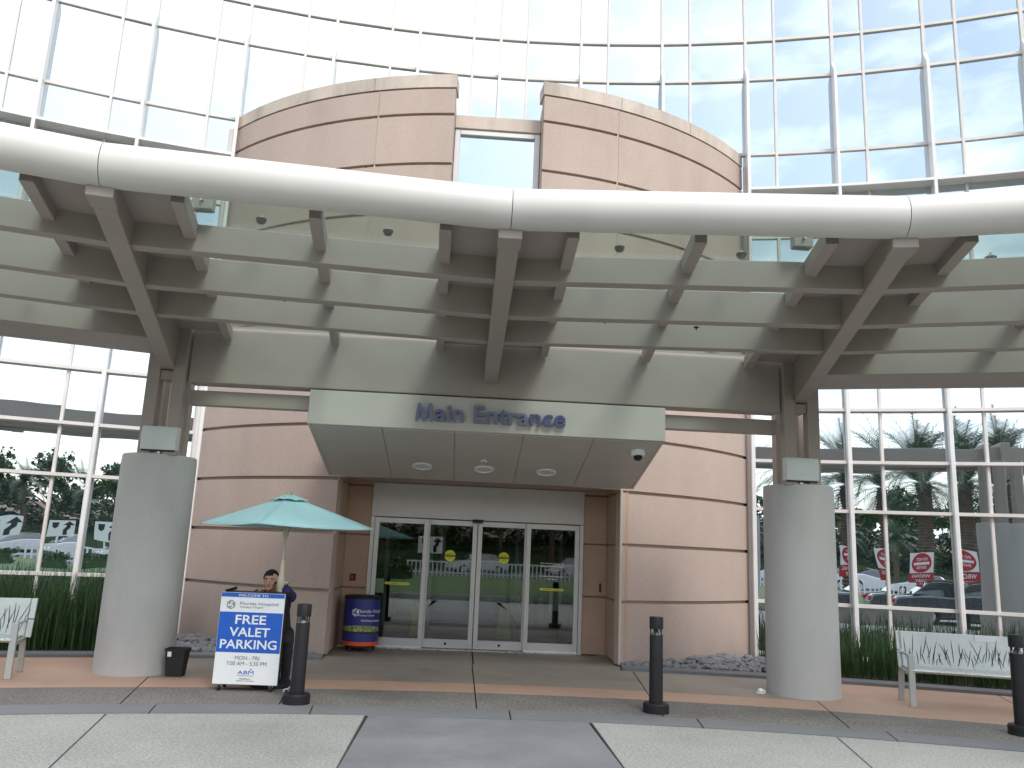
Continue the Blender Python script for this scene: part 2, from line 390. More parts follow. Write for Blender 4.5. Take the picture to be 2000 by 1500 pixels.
for a in EDGES:
    fin = abs(a % 4) < 1e-6
    base = .02 if abs(a) >= TOWER_A-.3 else 9.0
    wd = .062 if fin else .05
    p0, p1 = Vector(P(RG-.03,a,base)), Vector(P(RG-.03,a,14.5))
    t = R_(a); rad = Vector((math.sin(t), math.cos(t), 0)); tan = Vector((math.cos(t), -math.sin(t), 0))
    def plate(r0, r1, z0, z1, wdt, taper=0):
        q = [(r0,z0),(r1,z0),(r1,z1),(r0,z1-taper)]
        mb = MB(); o = Vector((CC[0],CC[1],0))
        vs = [o+rad*r+tan*(-wdt/2)+Vector((0,0,z)) for r, z in q]+[o+rad*r+tan*(wdt/2)+Vector((0,0,z)) for r, z in q]
        return mb.add(vs, [(0,1,2,3),(7,6,5,4),(0,4,5,1),(1,5,6,2),(2,6,7,3),(3,7,4,0)])
    plate(RG-.055, RG+.05, base, 14.5, wd).build('mullion', M_mull, fac, bevel=.006)
    if fin:
        zlo, zhi = (.02, 11.33) if abs(a) >= TOWER_A-.3 else (9.05, 11.33)
        plate(RG-.30, RG-.05, max(zlo, 4.9) if zlo < 1 else zlo, zhi, .06, .30).build('fin', M_fin, fac, bevel=.008)
        if zlo < 1: plate(RG-.17, RG-.05, .02, 4.95, .075).build('fin', M_fin, fac, bevel=.012)
for z in ROWS:
    for a, b in zip(FINS, FINS[1:]):
        if not vis(a, b, z-.1): continue
        dep = {8.62:.30}.get(z, .045 if z > 5 else (.12 if z > 2 else .07)); ht = .055 if z != 8.62 else .05
        mb = MB(); A = P(RG-dep,a,0); B = P(RG-dep,b,0); A2 = P(RG+.02,a,0); B2 = P(RG+.02,b,0)
        # transom follows the facet in two straight pieces
        c = [e for e in EDGES if a < e < b][0]; Cc = P(RG-dep,c,0); C2 = P(RG+.02,c,0)
        for (u, v, u2, v2) in ((A,Cc,A2,C2),(Cc,B,C2,B2)):
            mb.hexa([(u[0],u[1],z-ht/2),(v[0],v[1],z-ht/2),(v2[0],v2[1],z-ht/2),(u2[0],u2[1],z-ht/2),(u[0],u[1],z+ht/2),(v[0],v[1],z+ht/2),(v2[0],v2[1],z+ht/2),(u2[0],u2[1],z+ht/2)])
        mb.build('sunshade' if z == 8.62 else 'transom', M_fin if z == 8.62 else M_mull, fac)
mb = MB(); ring_slab(mb, RG-.1, RG+12, -28, 28, 14.5, 14.9); mb.build('roof', M_mull, fac)
mb = MB(); ring_slab(mb, RG+.035, RG+.3, -28, -11, .0, 14.5); mb.build('wall_core', M_dark, fac)
mb = MB(); ring_slab(mb, RG+.035, RG+.3, 11, 28, .0, 14.5); mb.build('wall_core', M_dark, fac)

# ================================================================== ENTRANCE TOWER
TC = (-.1, 5.1); TR = 6.74
tow = thing('entrance_tower', 'curved pink precast concrete tower around the main entrance doors', 'tower', (0,-1.6,0))
def TX(x, r=TR): return (x, TC[1]-math.sqrt(max(.01, r*r-(x-TC[0])**2)))
def arc_panel(x0, x1, z0, z1, r0, r1, name, m, bev=0.0, n=None):
    a0, a1 = math.asin((x0-TC[0])/TR), math.asin((x1-TC[0])/TR)
    n = n or max(2, int(abs(a1-a0)/.045)); vs = []; fs = []
    for i in range(n+1):
        a = a0+(a1-a0)*i/n
        f = lambda r, z: (TC[0]+r*math.sin(a), TC[1]-r*math.cos(a), z)
        vs += [f(r1,z0), f(r1-bev,z0) if 0 else f(r0,z0), f(r0,z1), f(r1,z1)]
    for i in range(n):
        o = i*4; fs += [(o,o+1,o+5,o+4),(o+1,o+2,o+6,o+5),(o+2,o+3,o+7,o+6),(o+3,o,o+4,o+7)]
    fs += [(3,2,1,0),(n*4,n*4+1,n*4+2,n*4+3)]
    o = MB().add(vs, fs).build(name, m, tow, smooth=False)
    me = o.data; me.polygons.foreach_set('use_smooth', [True]*len(me.polygons))
    try: me.set_sharp_from_angle(angle=R_(30))
    except Exception: pass
    return o
XE_L, XE_R = -4.95, 4.88
GZ = [.03, .945, 1.81, 2.63, 3.48, 4.35, 5.22, 6.08, 6.95, 7.82, 8.71, 9.20]
JW = 2.2
gap = .026
for z0, z1 in zip(GZ, GZ[1:]):
    if z1 < 2.7: spans = [(XE_L, -JW), (JW, XE_R)]
    elif z0 < 5: spans = [(XE_L, -2.05), (-2.05, 2.05), (2.05, XE_R)]
    else: spans = [(XE_L, -2.05), (-2.05, -.755), (.725, 2.05), (2.05, XE_R)]
    for x0, x1 in spans:
        arc_panel(x0+(.009 if x0 > XE_L else 0), x1-(.009 if x1 < XE_R else 0), z0+(gap if z0 > .1 else 0), z1-gap, TR-.12, TR, 'panel', M_precast)
for x0, x1 in ((XE_L+.02,-JW-.03), (JW+.03,XE_R-.02)):
    arc_panel(x0, x1, .02, 9.18, TR-.20, TR-.06, 'groove_backing', M_precast)
arc_panel(-JW, JW, 2.7, 5.2, TR-.2, TR-.06, 'groove_backing', M_precast)
arc_panel(-JW, -.77, 5.2, 9.18, TR-.2, TR-.06, 'groove_backing', M_precast); arc_panel(.74, JW, 5.2, 9.18, TR-.2, TR-.06, 'groove_backing', M_precast)
for x0, x1 in ((XE_L, -.745), (.715, XE_R)):
    for k in range(3):
        u0, u1 = x0+(x1-x0)*k/3, x0+(x1-x0)*(k+1)/3
        arc_panel(u0+.004, u1-.004, 9.205, 9.44, TR-.35, TR+.006, 'coping', M_coping)
for xj in (-2.05, 2.05): arc_panel(xj-.010, xj+.010, 2.75, 9.19, TR-.1, TR-.012, 'lit_joint_strip', M_coping, n=2)  # lit edges of the vertical joints, painted in as a pale strip
# slot cheeks, lintel and high window
for x0, x1, xp in ((-1.0,-.757,-.757), (.727,1.0,.727)):
    for z0, z1 in zip(GZ[6:], GZ[7:]):
        MB().box(min(x0,x1)+.0, max(x0,x1), TX(xp)[1]+.13, .9, z0+gap, z1-gap).build('slot_cheek', M_precast, tow)
MB().box(-.755, .725, -1.15, .8, 8.72, 8.97).build('slot_lintel', M_coping, tow, bevel=.01)
wf = MB(); wf.box(-.75,-.655,-1.12,-.98,5.2,8.715); wf.box(.625,.72,-1.12,-.98,5.2,8.715); wf.box(-.655,.625,-1.12,-.98,8.62,8.715)
hw = wf.build('high_window', M_alu, tow, bevel=.008)
MB().box(-.655,.625,-1.06,-1.03,5.2,8.62).build('pane', M_pane, hw, local=True).matrix_parent_inverse = Matrix.Identity(4)
# corner tubes where tower meets glass
for x in (XE_L-.02, XE_R+.03):
    y = TX(min(max(x, XE_L), XE_R))[1]-.02
    MB().cyl((x,y,.02), (x,y,9.2), .075, n=20).build('corner_tube', M_mull, tow, smooth=True)
    MB().box(x-.02 if x > 0 else x-.16, x+.16 if x > 0 else x+.02, y+.05, y+.12, .02, 9.2).build('corner_strip', M_mull, tow)
# recess around the door
for s in (-1, 1):
    yj = TX(JW)[1]
    for z0, z1 in zip([.02,.945,1.81,2.63], [.945,1.81,2.63,2.95]):
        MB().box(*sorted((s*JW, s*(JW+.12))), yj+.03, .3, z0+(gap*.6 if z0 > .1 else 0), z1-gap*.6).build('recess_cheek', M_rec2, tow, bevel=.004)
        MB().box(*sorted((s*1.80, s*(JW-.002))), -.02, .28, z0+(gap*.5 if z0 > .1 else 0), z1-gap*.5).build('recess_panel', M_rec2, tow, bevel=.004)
    MB().box(*sorted((s*(JW+.13), s*(JW+.02))), yj+.05, .25, .02, 2.9).build('groove_backing', M_recess, tow)
for s in (-1, 1): MB().box(*sorted((s*1.81, s*(JW+.10))), .03, .25, .02, 2.9).build('groove_backing', M_recess, tow)
MB().box(-JW, JW, -1.3, .3, 2.70, 2.78).build('recess_ceiling', M_precast, tow)
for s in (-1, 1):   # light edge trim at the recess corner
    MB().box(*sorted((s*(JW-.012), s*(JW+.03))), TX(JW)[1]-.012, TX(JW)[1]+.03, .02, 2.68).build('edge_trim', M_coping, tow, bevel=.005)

# ================================================================== SLIDING DOOR
door = thing('sliding_door', 'aluminium automatic sliding entrance door with four glass panels and yellow stickers', 'door', (0,0,0))
MB().box(-1.80, 1.80, -.04, .14, 2.125, 2.69).build('header', M_header, door, bevel=.004)
for s in (-1, 1): MB().box(*sorted((s*1.735, s*1.80)), -.045, .12, .004, 2.122).build('jamb', M_alu, door, bevel=.004)
MB().box(-1.735, 1.735, -.06, .13, .004, .022).build('threshold', M_steel, door)
def leaf(x0, x1, y0, y1, st=.075, br=.14, tr=.085, z0=.03, z1=2.11, xs=None):
    mb = MB(); mb.box(x0, x0+st, y0, y1, z0, z1); mb.box(x1-st, x1, y0, y1, z0, z1)
    mb.box(x0+st, x1-st, y0, y1, z0, z0+br); mb.box(x0+st, x1-st, y0, y1, z1-tr, z1)
    lf = mb.build('door_leaf', M_alu, door, bevel=.003)
    p = MB().box(x0+st, x1-st, (y0+y1)/2-.004, (y0+y1)/2+.004, z0+br, z1-tr).build('pane', M_dglass, lf, local=True)
    return lf, y0
def disc(x, y, z, r, n=28): 
    return MB().add([(x,y,z)]+[(x+r*math.cos(2*math.pi*k/n), y, z+r*math.sin(2*math.pi*k/n)) for k in range(n)], [(0,1+k,1+(k+1)%n) for k in range(n)])
leaves = [leaf(-1.73,-.83,-.03,.03), leaf(-.875,-.006,.04,.09), leaf(.006,.875,.04,.09), leaf(.83,1.73,-.03,.03)]
for i, x in ((1,-.446),(2,.462)):
    lf = leaves[i][0]
    disc(x, .055, 1.522, .093).build('sticker', M_yel, lf, local=True)
    MB().box(x-.10, x+.10, .051, .0545, 1.502, 1.540).build('sticker_band', M_rubber, lf, local=True)
    text_obj('sticker_text', 'CAUTION', M_yel, upright(x, .0505, 1.521), width=.165, height=.026, bold=.01, parent=lf, local=True)
    text_obj('sticker_text', 'AUTOMATIC', M_rubber, upright(x, .0545, 1.562), width=.11, height=.016, parent=lf, local=True)
    text_obj('sticker_text', 'DOOR', M_rubber, upright(x, .0545, 1.478), width=.06, height=.018, parent=lf, local=True)
for i, x, sg in ((0,-1.285,1),(3,1.295,1)):
    lf = leaves[i][0]; y = -.0065
    MB().add([(x-.20,y,1.015),(x+.17,y,1.015),(x+.20,y,1.035),(x+.17,y,1.055),(x-.20,y,1.055),(x-.22,y,1.035)], [(0,1,2,3,4,5)]).build('sticker', M_yel, lf, local=True)
    text_obj('sticker_text', 'AUTOMATIC DOOR   STAND CLEAR', M_rubber, upright(x, y-.001, 1.035), width=.32, height=.018, bold=.01, parent=lf, local=True)
for tx, z, wd in (('The Hospital Campus is a', 1.462, .40), ('Tobacco-Free Environment', 1.418, .40), ('No Weapons', 1.352, .22), ('Security Video Recording', 1.25, .38), ('in Progress', 1.205, .17)):
    text_obj('door_lettering', tx, M_white, upright(1.285, -.0065, z), width=wd, height=.030, bold=.006, parent=leaves[3][0], local=True)
MB().box(-.10,.08,-.10,-.041,2.085,2.135).build('motion_sensor', M_black, door, bevel=.008)
for x in (-.45,.44): disc(x, .0385, .10, .022, 14).build('lock_cylinder', M_black, door)
for s in (-1,1):
    MB().box(*sorted((s*.84, s*1.72)), -.065,-.031,.024,.05).build('sill_strip', M_white, door)
# vestibule behind the door
ves = thing('vestibule', 'dim vestibule with inner glass doors and dark floor mat seen through the entrance', 'vestibule', (0,1.5,0))
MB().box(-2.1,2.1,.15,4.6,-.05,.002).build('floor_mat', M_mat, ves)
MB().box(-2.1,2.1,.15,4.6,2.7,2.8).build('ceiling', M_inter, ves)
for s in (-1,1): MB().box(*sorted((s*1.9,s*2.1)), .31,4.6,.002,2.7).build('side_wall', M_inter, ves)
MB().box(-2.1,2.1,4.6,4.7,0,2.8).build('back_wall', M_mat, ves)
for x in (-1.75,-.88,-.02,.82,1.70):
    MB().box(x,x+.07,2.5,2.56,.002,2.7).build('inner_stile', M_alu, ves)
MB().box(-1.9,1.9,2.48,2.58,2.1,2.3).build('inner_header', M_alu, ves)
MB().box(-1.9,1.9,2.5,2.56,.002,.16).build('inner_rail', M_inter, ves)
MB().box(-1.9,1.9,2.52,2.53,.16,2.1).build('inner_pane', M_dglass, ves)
ped = thing('sign_pedestal', 'reddish brown wooden pedestal with small sign standing inside the right door panel', 'pedestal', (1.42,.75,.002))
MB().box(1.34,1.50,.68,.84,.002,.06).build('base', M_brown, ped, bevel=.01)
MB().box(1.37,1.47,.71,.81,.06,.62).build('post', M_brown, ped, bevel=.005)
MB().box(1.33,1.53,.72,.75,.64,1.0).build('sign_board', M_white, ped, bevel=.004)
for i, x in enumerate((-1.02,.62)):
    wfl = thing('wet_floor_sign', ('yellow folding wet floor sign behind the left door panel','yellow folding wet floor sign behind the right sliding panel')[i], 'floor sign', (x,2.2,.002), 0, 'floor signs in the vestibule')
    for sg in (-1,1):
        MB().hexa([(x-.14,2.2+sg*.16-.01,.002),(x+.14,2.2+sg*.16-.01,.002),(x+.14,2.2+sg*.16+.01,.002),(x-.14,2.2+sg*.16+.01,.002),
                   (x-.09,2.2+sg*.02-.01,.62),(x+.09,2.2+sg*.02-.01,.62),(x+.09,2.2+sg*.02+.01,.62),(x-.09,2.2+sg*.02+.01,.62)]).build('panel', M_yel, wfl, bevel=.004)
# wall devices
cb = thing('call_box', 'small red push button box on the recess wall left of the door', 'call box', (-2.03,-.03,1.11))
MB().box(-2.075,-1.985,-.062,-.022,1.06,1.165).build('housing', M_black, cb, bevel=.006)
MB().box(-2.062,-2.012,-.078,-.063,1.08,1.145).build('button', M_red, cb, bevel=.004)
cr = thing('card_reader', 'slim black card reader on the recess wall right of the door', 'card reader', (2.1,-.03,1.10))
MB().box(2.085,2.115,-.05,-.022,1.03,1.17).build('housing', M_black, cr, bevel=.005); MB().box(2.092,2.108,-.0525,-.0505,1.12,1.13).build('indicator', M_steel, cr)

# ================================================================== CANOPY
TB = 12.2
can = thing('entrance_canopy', 'curved entrance canopy of beige steel beams, green glass and a rounded white front edge', 'canopy', (0,-5.5,0))
def zg(r): return 4.375-.02*(r-15.93)
PUR = [(15.93,4.105),(16.80,4.015),(17.65,3.955)]
BA = [-3*TB,-2*TB,-TB,0,TB,2*TB,3*TB]
# front tube in mitred segments, each of a lower and an upper shell
TR0, TZ, TRAD = 15.0, 4.41, .172
def tube_shell(a0, a1, p0, p1, rad, name, m, inset=.0):
    n = 18; vs = []; fs = []
    e = .012
    for a in (a0+e, a1-e):
        for th in (0, 1):
            for i in range(n+1):
                q = R_(p0+(p1-p0)*i/n); rr = rad-(.012 if th else 0)
                vs.append(P(TR0-rr*math.cos(q), a, TZ+rr*math.sin(q)))
    k = n+1
    for i in range(n):
        fs += [(i,i+1,2*k+i+1,2*k+i),(k+i,3*k+i,3*k+i+1,k+i+1),(i,k+i,k+i+1,i+1),(2*k+i,2*k+i+1,3*k+i+1,3*k+i)]
    fs += [(0,2*k,3*k,k),(n,k+n,3*k+n,2*k+n)]
    o = MB().add(vs, fs).build(name, m, can); me = o.data
    me.polygons.foreach_set('use_smooth', [True]*len(me.polygons)); me.set_sharp_from_angle(angle=R_(40)); return o
for a, b in zip(BA, BA[1:]):
    tube_shell(a, b, -112, 48, TRAD, 'edge_shell', M_tube)
    tube_shell(a, b, 50.2, 190, TRAD, 'edge_shell', M_tube)
    vs = []; n = 14
    mb = MB(); rr = TRAD-.02
    for q in (a, b): vs += [P(TR0-rr*math.cos(2*math.pi*i/n), q, TZ+rr*math.sin(2*math.pi*i/n)) for i in range(n)]
    mb.add(vs, [(i,(i+1)%n,n+(i+1)%n,n+i) for i in range(n)]); mb.build('edge_core', M_dark, can)
def radial_hexa(r0, r1, a, half, zb0, zb1, zt0, zt1):
    t = R_(a); tan = Vector((math.cos(t),-math.sin(t),0))
    q = lambda r, s, z: Vector(P(r,a,z))+tan*s*half
    return MB().hexa([q(r0,-1,zb0),q(r0,1,zb0),q(r1,1,zb1),q(r1,-1,zb1),q(r0,-1,zt0),q(r0,1,zt0),q(r1,1,zt1),q(r1,-1,zt1)])
def zu(r): return 4.17-.098*(r-15.0)     # underside of the main beams
for a in BA:
    rend = 19.08 if a == 0 else 19.62
    radial_hexa(15.235, rend, a, .088, zu(15.235), zu(rend), zg(15.235)+.015, zg(rend)+.06).build('main_beam', M_paint, can, bevel=.006)
    radial_hexa(15.0, 15.225, a, .10, zu(15.0)-.012, zu(15.225)-.004, zu(15.0)+.16, zg(15.225)+.01).build('beam_cap', M_paint, can, bevel=.005)
for bi, (a, b) in enumerate(zip(BA, BA[1:])):
    mid = abs(a+b)/2 < TB
    for r, zb in PUR+([] if mid else [(18.6, 3.90)]):
        wdt = .14 if r < 18 else .9
        zt = zg(r)-.012
        MB().hexa([P(r,a,zb),P(r,b,zb),P(r+wdt,b,zb),P(r+wdt,a,zb),P(r,a,zt),P(r,b,zt),P(r+wdt,b,zt if wdt < .5 else zt-.04),P(r+wdt,a,zt if wdt < .5 else zt-.04)]).build('purlin' if r < 18 else 'girder', M_paint, can, bevel=.006)
    offs = [2.04, 6.1, 10.16]
    rend = 18.6 if not mid else 19.03
    for o_ in offs:
        aa = a+o_
        rmax = (19.08/math.cos(R_(aa))-.02) if mid else 18.59
        radial_hexa(15.12, rmax, aa, .052, zg(15.12)-.155, zg(rmax)-.155, zg(15.12)-.006, zg(rmax)-.006).build('rafter', M_paint, can, bevel=.005)
    # glass panes and opaque panels above
    rs = [15.14, 15.96, 16.85, 17.70, None]
    secs = [(0,2.04,0),(2.04,6.1,1),(6.1,10.16,1),(10.16,TB,0)]
    for s0, s1, gl in secs:
        for k in range(4):
            r0 = rs[k]
            A0, A1 = a+s0+(.12 if gl else .02), a+s1-(.12 if gl else .02)
            f = (lambda aa: (19.07/math.cos(R_(aa)))) if mid else (lambda aa: 18.72)
            R1 = lambda aa: (rs[k+1]-.02 if k < 3 else f(aa))
            th = .012 if gl else .05
            pts = [(r0,A0),(r0,A1),(R1(A1),A1),(R1(A0),A0)]
            lo = [P(r,q,zg(r)+(.0 if gl else -.045)) for r, q in pts]; hi = [P(r,q,zg(r)+.012) for r, q in pts]
            MB().hexa(lo+hi).build('glass_pane' if gl else 'soffit_panel', M_cglass if gl else M_paint, can)
# deep straight girder above the sign box
MB().box(-3.86, 3.86, -3.60, -3.32, 3.585, 4.345).build('girder', M_paint, can, bevel=.008)
for s in (-1, 1):
    MB().box(*sorted((s*3.86, s*2.315)), -3.47, -3.32, 3.315, 3.505).build('tie_beam', M_paint, can, bevel=.006)
    # bolted plates seen at the outer beams
    for da in (-1, 1):
        a = s*(TB-2.4); 
        p = Vector(P(15.75, a, 4.52))
        mb = MB().box(p.x-.09, p.x+.09, p.y-.05, p.y+.05, 4.44, 4.70)
        if da == -1: mb.build('junction_box', M_paint, can, bevel=.01)
        else:
            for dz in (-.04,.06): MB().cyl((p.x+.0,p.y-.05,4.56+dz),(p.x,p.y-.085,4.56+dz),.014,n=8).build('bolt', M_steel, can)

# columns
def column(a, label):
    x, y, _ = P(19.87, a, 0)
    c = thing('column', label, 'column', (x,y,0), 0, 'columns carrying the canopy')
    MB().lathe([(.455,.0),(.455,.004),(.45,2.56),(.445,2.635),(.43,2.645)], (x,y,0), 48).build('shaft', M_concol, c, smooth=True)
    for dx in (-.158,.158):
        for yy in (-.31, .22):
            zt = 4.30 if abs(a) < 13 else 3.93
            X = x*.981+dx if yy < 0 else x*1.002+dx
            MB().box(X-.078, X+.078, y+yy-.08, y+yy+.08, 2.63, zt).build('post', M_paint, c, bevel=.006)
    X = x*.981
    MB().box(X-.079, X+.079, y-.36, y-.12, zu(19.6)-.13, zu(19.6)-.01).build('bearing_plate', M_paint, c, bevel=.006)
    MB().lathe([(.457,0),(.457,.02),(.50,.0)], (x,y,.004), 40, caps=False)
    return c
column(-TB, 'round grey concrete column beside the small black bin, left of the doors')
column(TB, 'round grey concrete column beside the right bench with white streaks')
column(-2*TB, 'grey concrete column of the canopy beyond the left bench')
column(2*TB, 'grey concrete column of the canopy beyond the right bench')
column(-3*TB, 'grey concrete column at the far left end of the canopy')
column(3*TB, 'grey concrete column at the far right end of the canopy')
for s in (-1, 1):
    x, y, _ = P(19.87, s*TB, 0); X = x*.975
    fl = thing('floodlight', ('white curved uplight box on top of the column left of the doors','white curved uplight box on top of the column right of the doors')[s > 0], 'floodlight', (X,y-.36,2.65), 0, 'uplights on the columns')
    prof = [(y-.425,2.69),(y-.44,2.80),(y-.445,2.88),(y-.43,2.96),(y-.405,2.985),(y-.405+.11,2.985),(y-.405+.11,2.69)]
    MB().prism(prof, 'x', X-.215, X+.215).build('housing', M_offw, fl, bevel=.006)
    MB().box(X-.20, X+.20, y-.415, y-.31, 2.672, 2.689).build('lens_frame', M_black, fl)
    MB().cyl((X,y-.36,2.64),(X,y-.36,2.675),.03,n=12).build('mount', M_steel, fl)

# sign box
FY = -3.65
bx = thing('sign_box', 'beige box canopy over the doors lettered Main Entrance with sloping soffit', 'sign', (0,-2.7,2.6))
tl, tr_, bl, br_ = atY(605,759,FY), atY(1300,797,FY), atY(601,826,FY), atY(1299,863,FY)
XL, XR = (tl.x+bl.x)/2, (tr_.x+br_.x)/2; ZT, ZB = (tl.z+tr_.z)/2-.004, (bl.z+br_.z)/2
YB, ZBK = -1.66, 2.64
MB().box(XL, XR, FY, FY+.05, ZB, ZT).build('fascia', M_fascia, bx, bevel=.005)
for s, x0, x1 in ((-1, XL, XL+.04), (1, XR-.04, XR)):
    MB().prism([(FY+.052,ZB),(FY+.052,ZT),(YB,ZT),(YB,ZBK)], 'x', x0, x1).build('side_panel', M_fascia, bx)
MB().box(XL+.04, XR-.04, FY+.052, YB-.02, ZT-.05, ZT-.01).build('top_panel', M_fascia, bx)
MB().box(XL+.04, XR-.04, YB-.06, YB-.01, ZBK+.03, ZT-.06).build('back_panel', M_fascia, bx)
sz = lambda y: ZB+(ZBK-ZB)*(y-FY)/(YB-FY)
xsj = [XL+.042, -1.36, -.43, .465, 1.38, XR-.042]; ysj = [FY+.052, -2.72, YB-.002]
for x0, x1 in zip(xsj, xsj[1:]):
    for y0, y1 in zip(ysj, ysj[1:]):
        g_ = .006
        MB().hexa([(x0+g_,y0+g_,sz(y0+g_)),(x1-g_,y0+g_,sz(y0+g_)),(x1-g_,y1-g_,sz(y1-g_)),(x0+g_,y1-g_,sz(y1-g_)),
                   (x0+g_,y0+g_,sz(y0)+.03),(x1-g_,y0+g_,sz(y0)+.03),(x1-g_,y1-g_,sz(y1)+.03),(x0+g_,y1-g_,sz(y1)+.03)]).build('soffit_panel', M_fascia, bx)
MB().hexa([(XL+.05,FY+.06,sz(FY+.06)+.012),(XR-.05,FY+.06,sz(FY+.06)+.012),(XR-.05,YB-.01,sz(YB)+.012),(XL+.05,YB-.01,sz(YB)+.012),
           (XL+.05,FY+.06,sz(FY+.06)+.02),(XR-.05,FY+.06,sz(FY+.06)+.02),(XR-.05,YB-.01,sz(YB)+.02),(XL+.05,YB-.01,sz(YB)+.02)]).build('joint_backing', M_coping, bx)
# lettering: one object per letter
me = text_mesh('Main Entrance', 1.0, .06, .020, 'LEFT')
xs = [v.co.x for v in me.vertices]; tx0, tx1 = min(xs), max(xs)
ys = [v.co.y for v in me.vertices]; ty0, ty1 = min(ys), max(ys)
L0, L1 = atY(812,806,FY).x, atY(1104,820,FY).x; LZ0, LZ1 = 3.222, 3.447
letters = split_letters(me)
for li, (gv, gf) in enumerate(letters):
    X_ = lambda x: L0+(x-tx0)/(tx1-tx0)*(L1-L0)
    Z_ = lambda y: LZ0+(y-ty0)/(ty1-ty0)*(LZ1-LZ0)
    if li == 0:     # the capital M is cut by hand
        mx0, mx1 = X_(min(v.x for v in gv)), X_(max(v.x for v in gv)); ml, mh = Z_(min(v.y for v in gv)), Z_(max(v.y for v in gv))
        u = lambda f: mx0+f*(mx1-mx0)
        MB().prism([(u(0),ml),(u(.18),ml),(u(.25),ml+(mh-ml)*.58),(u(.42),ml),(u(.58),ml),(u(.75),ml+(mh-ml)*.58),(u(.82),ml),(u(1),ml),(u(.89),mh),(u(.73),mh),(u(.5),ml+(mh-ml)*.38),(u(.27),mh),(u(.11),mh)], 'y', FY-.066, FY-.024).build('letter', M_ltblue, bx)
        continue
    MB().add([(X_(v.x), FY-.045-v.z*.35, Z_(v.y)) for v in gv], gf).build('letter', M_navy if li in (1, 6, 9, 10, 11, 12) else M_ltblue, bx)
def on_soffit(x, y, prof, name, m, parent, n=28):
    z = sz(y); ang = math.atan2(ZBK-ZB, YB-FY)
    M4 = Matrix.Translation((x,y,z)) @ Matrix.Rotation(ang,4,'X')
    return MB().lathe(prof, (0,0,0), n).build(name, m, parent, smooth=True, xf=M4)
for i, (x, y) in enumerate(((-.886,-2.253),(0,-2.248),(.906,-2.244))):
    d = thing('downlight', ('round white recessed downlight nearest the left end of the soffit','round white recessed downlight in the middle of the soffit','round white recessed downlight nearest the dome camera on the soffit')[i], 'light', (x,y,sz(y)), 0, 'soffit downlights')
    on_soffit(x, y, [(.145,.004),(.145,-.012),(.115,-.016),(.11,.0)], 'trim_ring', M_white, d)
    on_soffit(x, y, [(.108,-.004),(.06,-.007),(.001,-.008)], 'lens', M_offw, d)
sd_ = thing('smoke_sensor', 'tiny white square sensor above the middle downlight', 'sensor', (-.015,-2.6,sz(-2.6)))
on_soffit(-.015, -2.6, [(.045,.002),(.045,-.02),(.04,-.024)], 'plate', M_offw, sd_, 4); on_soffit(-.015,-2.6,[(.012,-.02),(.012,-.03)],'eye',M_grey,sd_,10)
dc = thing('dome_camera', 'white dome security camera under the right corner of the sign box', 'camera', (2.03,-3.24,sz(-3.24)))
on_soffit(2.03,-3.24,[(.095,.0),(.095,-.045),(.085,-.065),(.065,-.07)],'housing',M_white,dc)
on_soffit(2.03,-3.24,[(.062,-.06),(.058,-.095),(.04,-.118),(.012,-.126)],'dome',M_black,dc)
# pendants and sprinklers under the canopy glass
pend = [(510,430),(758,453),(1210,485),(1448,498),(60,531),(1935,505),(1815,646)]
pl = ['second row from the left column','between the left column and the middle beam','right of the middle beam','just right of the tower edge','far left by the bench side','far right under the teal glass','low beside the right column']
for (px, py), q in zip(pend, pl):
    rr = 16.35 if py < 520 else 18.15
    # walk the ray until it meets the cylinder of that radius
    d = ray(px, py); o2 = CAM_C[:2]-np.array(CC); a_ = d[:2]@d[:2]; b_ = 2*o2@d[:2]; c_ = o2@o2-rr*rr
    t_ = (-b_+math.sqrt(b_*b_-4*a_*c_))/(2*a_); p = CAM_C+t_*d
    if py == 531: pass
    k = thing('pendant_dome', 'small black dome under the canopy glass, '+q, 'camera', tuple(p), 0, 'black domes under the canopy')
    MB().lathe([(.004,-.045),(.035,-.032),(.052,.0),(.052,.014)], tuple(p), 16).build('dome', M_black, k, smooth=True)
    MB().lathe([(.04,.0145),(.03,.03),(.012,.04)], tuple(p), 16).build('cap', M_paint, k, smooth=True)
    zt_ = zg(rr)
    MB().cyl((p[0],p[1],p[2]+.035),(p[0],p[1],max(zt_, p[2]+.06)),.008,n=8).build('stem', M_paint, k)
for (px, py), q in zip([(556,585),(750,600),(1181,628),(1360,640)], ['nearest the left column','left of the middle beam','right of the middle beam','nearest the right column']):
    rr = 17.25; d = ray(px, py); o2 = CAM_C[:2]-np.array(CC); a_ = d[:2]@d[:2]; b_ = 2*o2@d[:2]; c_ = o2@o2-rr*rr
    t_ = (-b_+math.sqrt(b_*b_-4*a_*c_))/(2*a_); p = CAM_C+t_*d
    k = thing('sprinkler', 'tiny black sprinkler head below the second purlin, '+q, 'sprinkler', tuple(p), 0, 'sprinkler heads')
    MB().lathe([(.03,.0),(.03,.006),(.01,.01)], tuple(p), 12).build('deflector', M_black, k)
    MB().cyl((p[0],p[1],p[2]-.025),(p[0],p[1],p[2]),.008,n=8).build('nozzle', M_black, k)
    MB().cyl((p[0],p[1],p[2]+.008),(p[0],p[1],zg(rr)),.007,n=8).build('stem', M_paint, k)
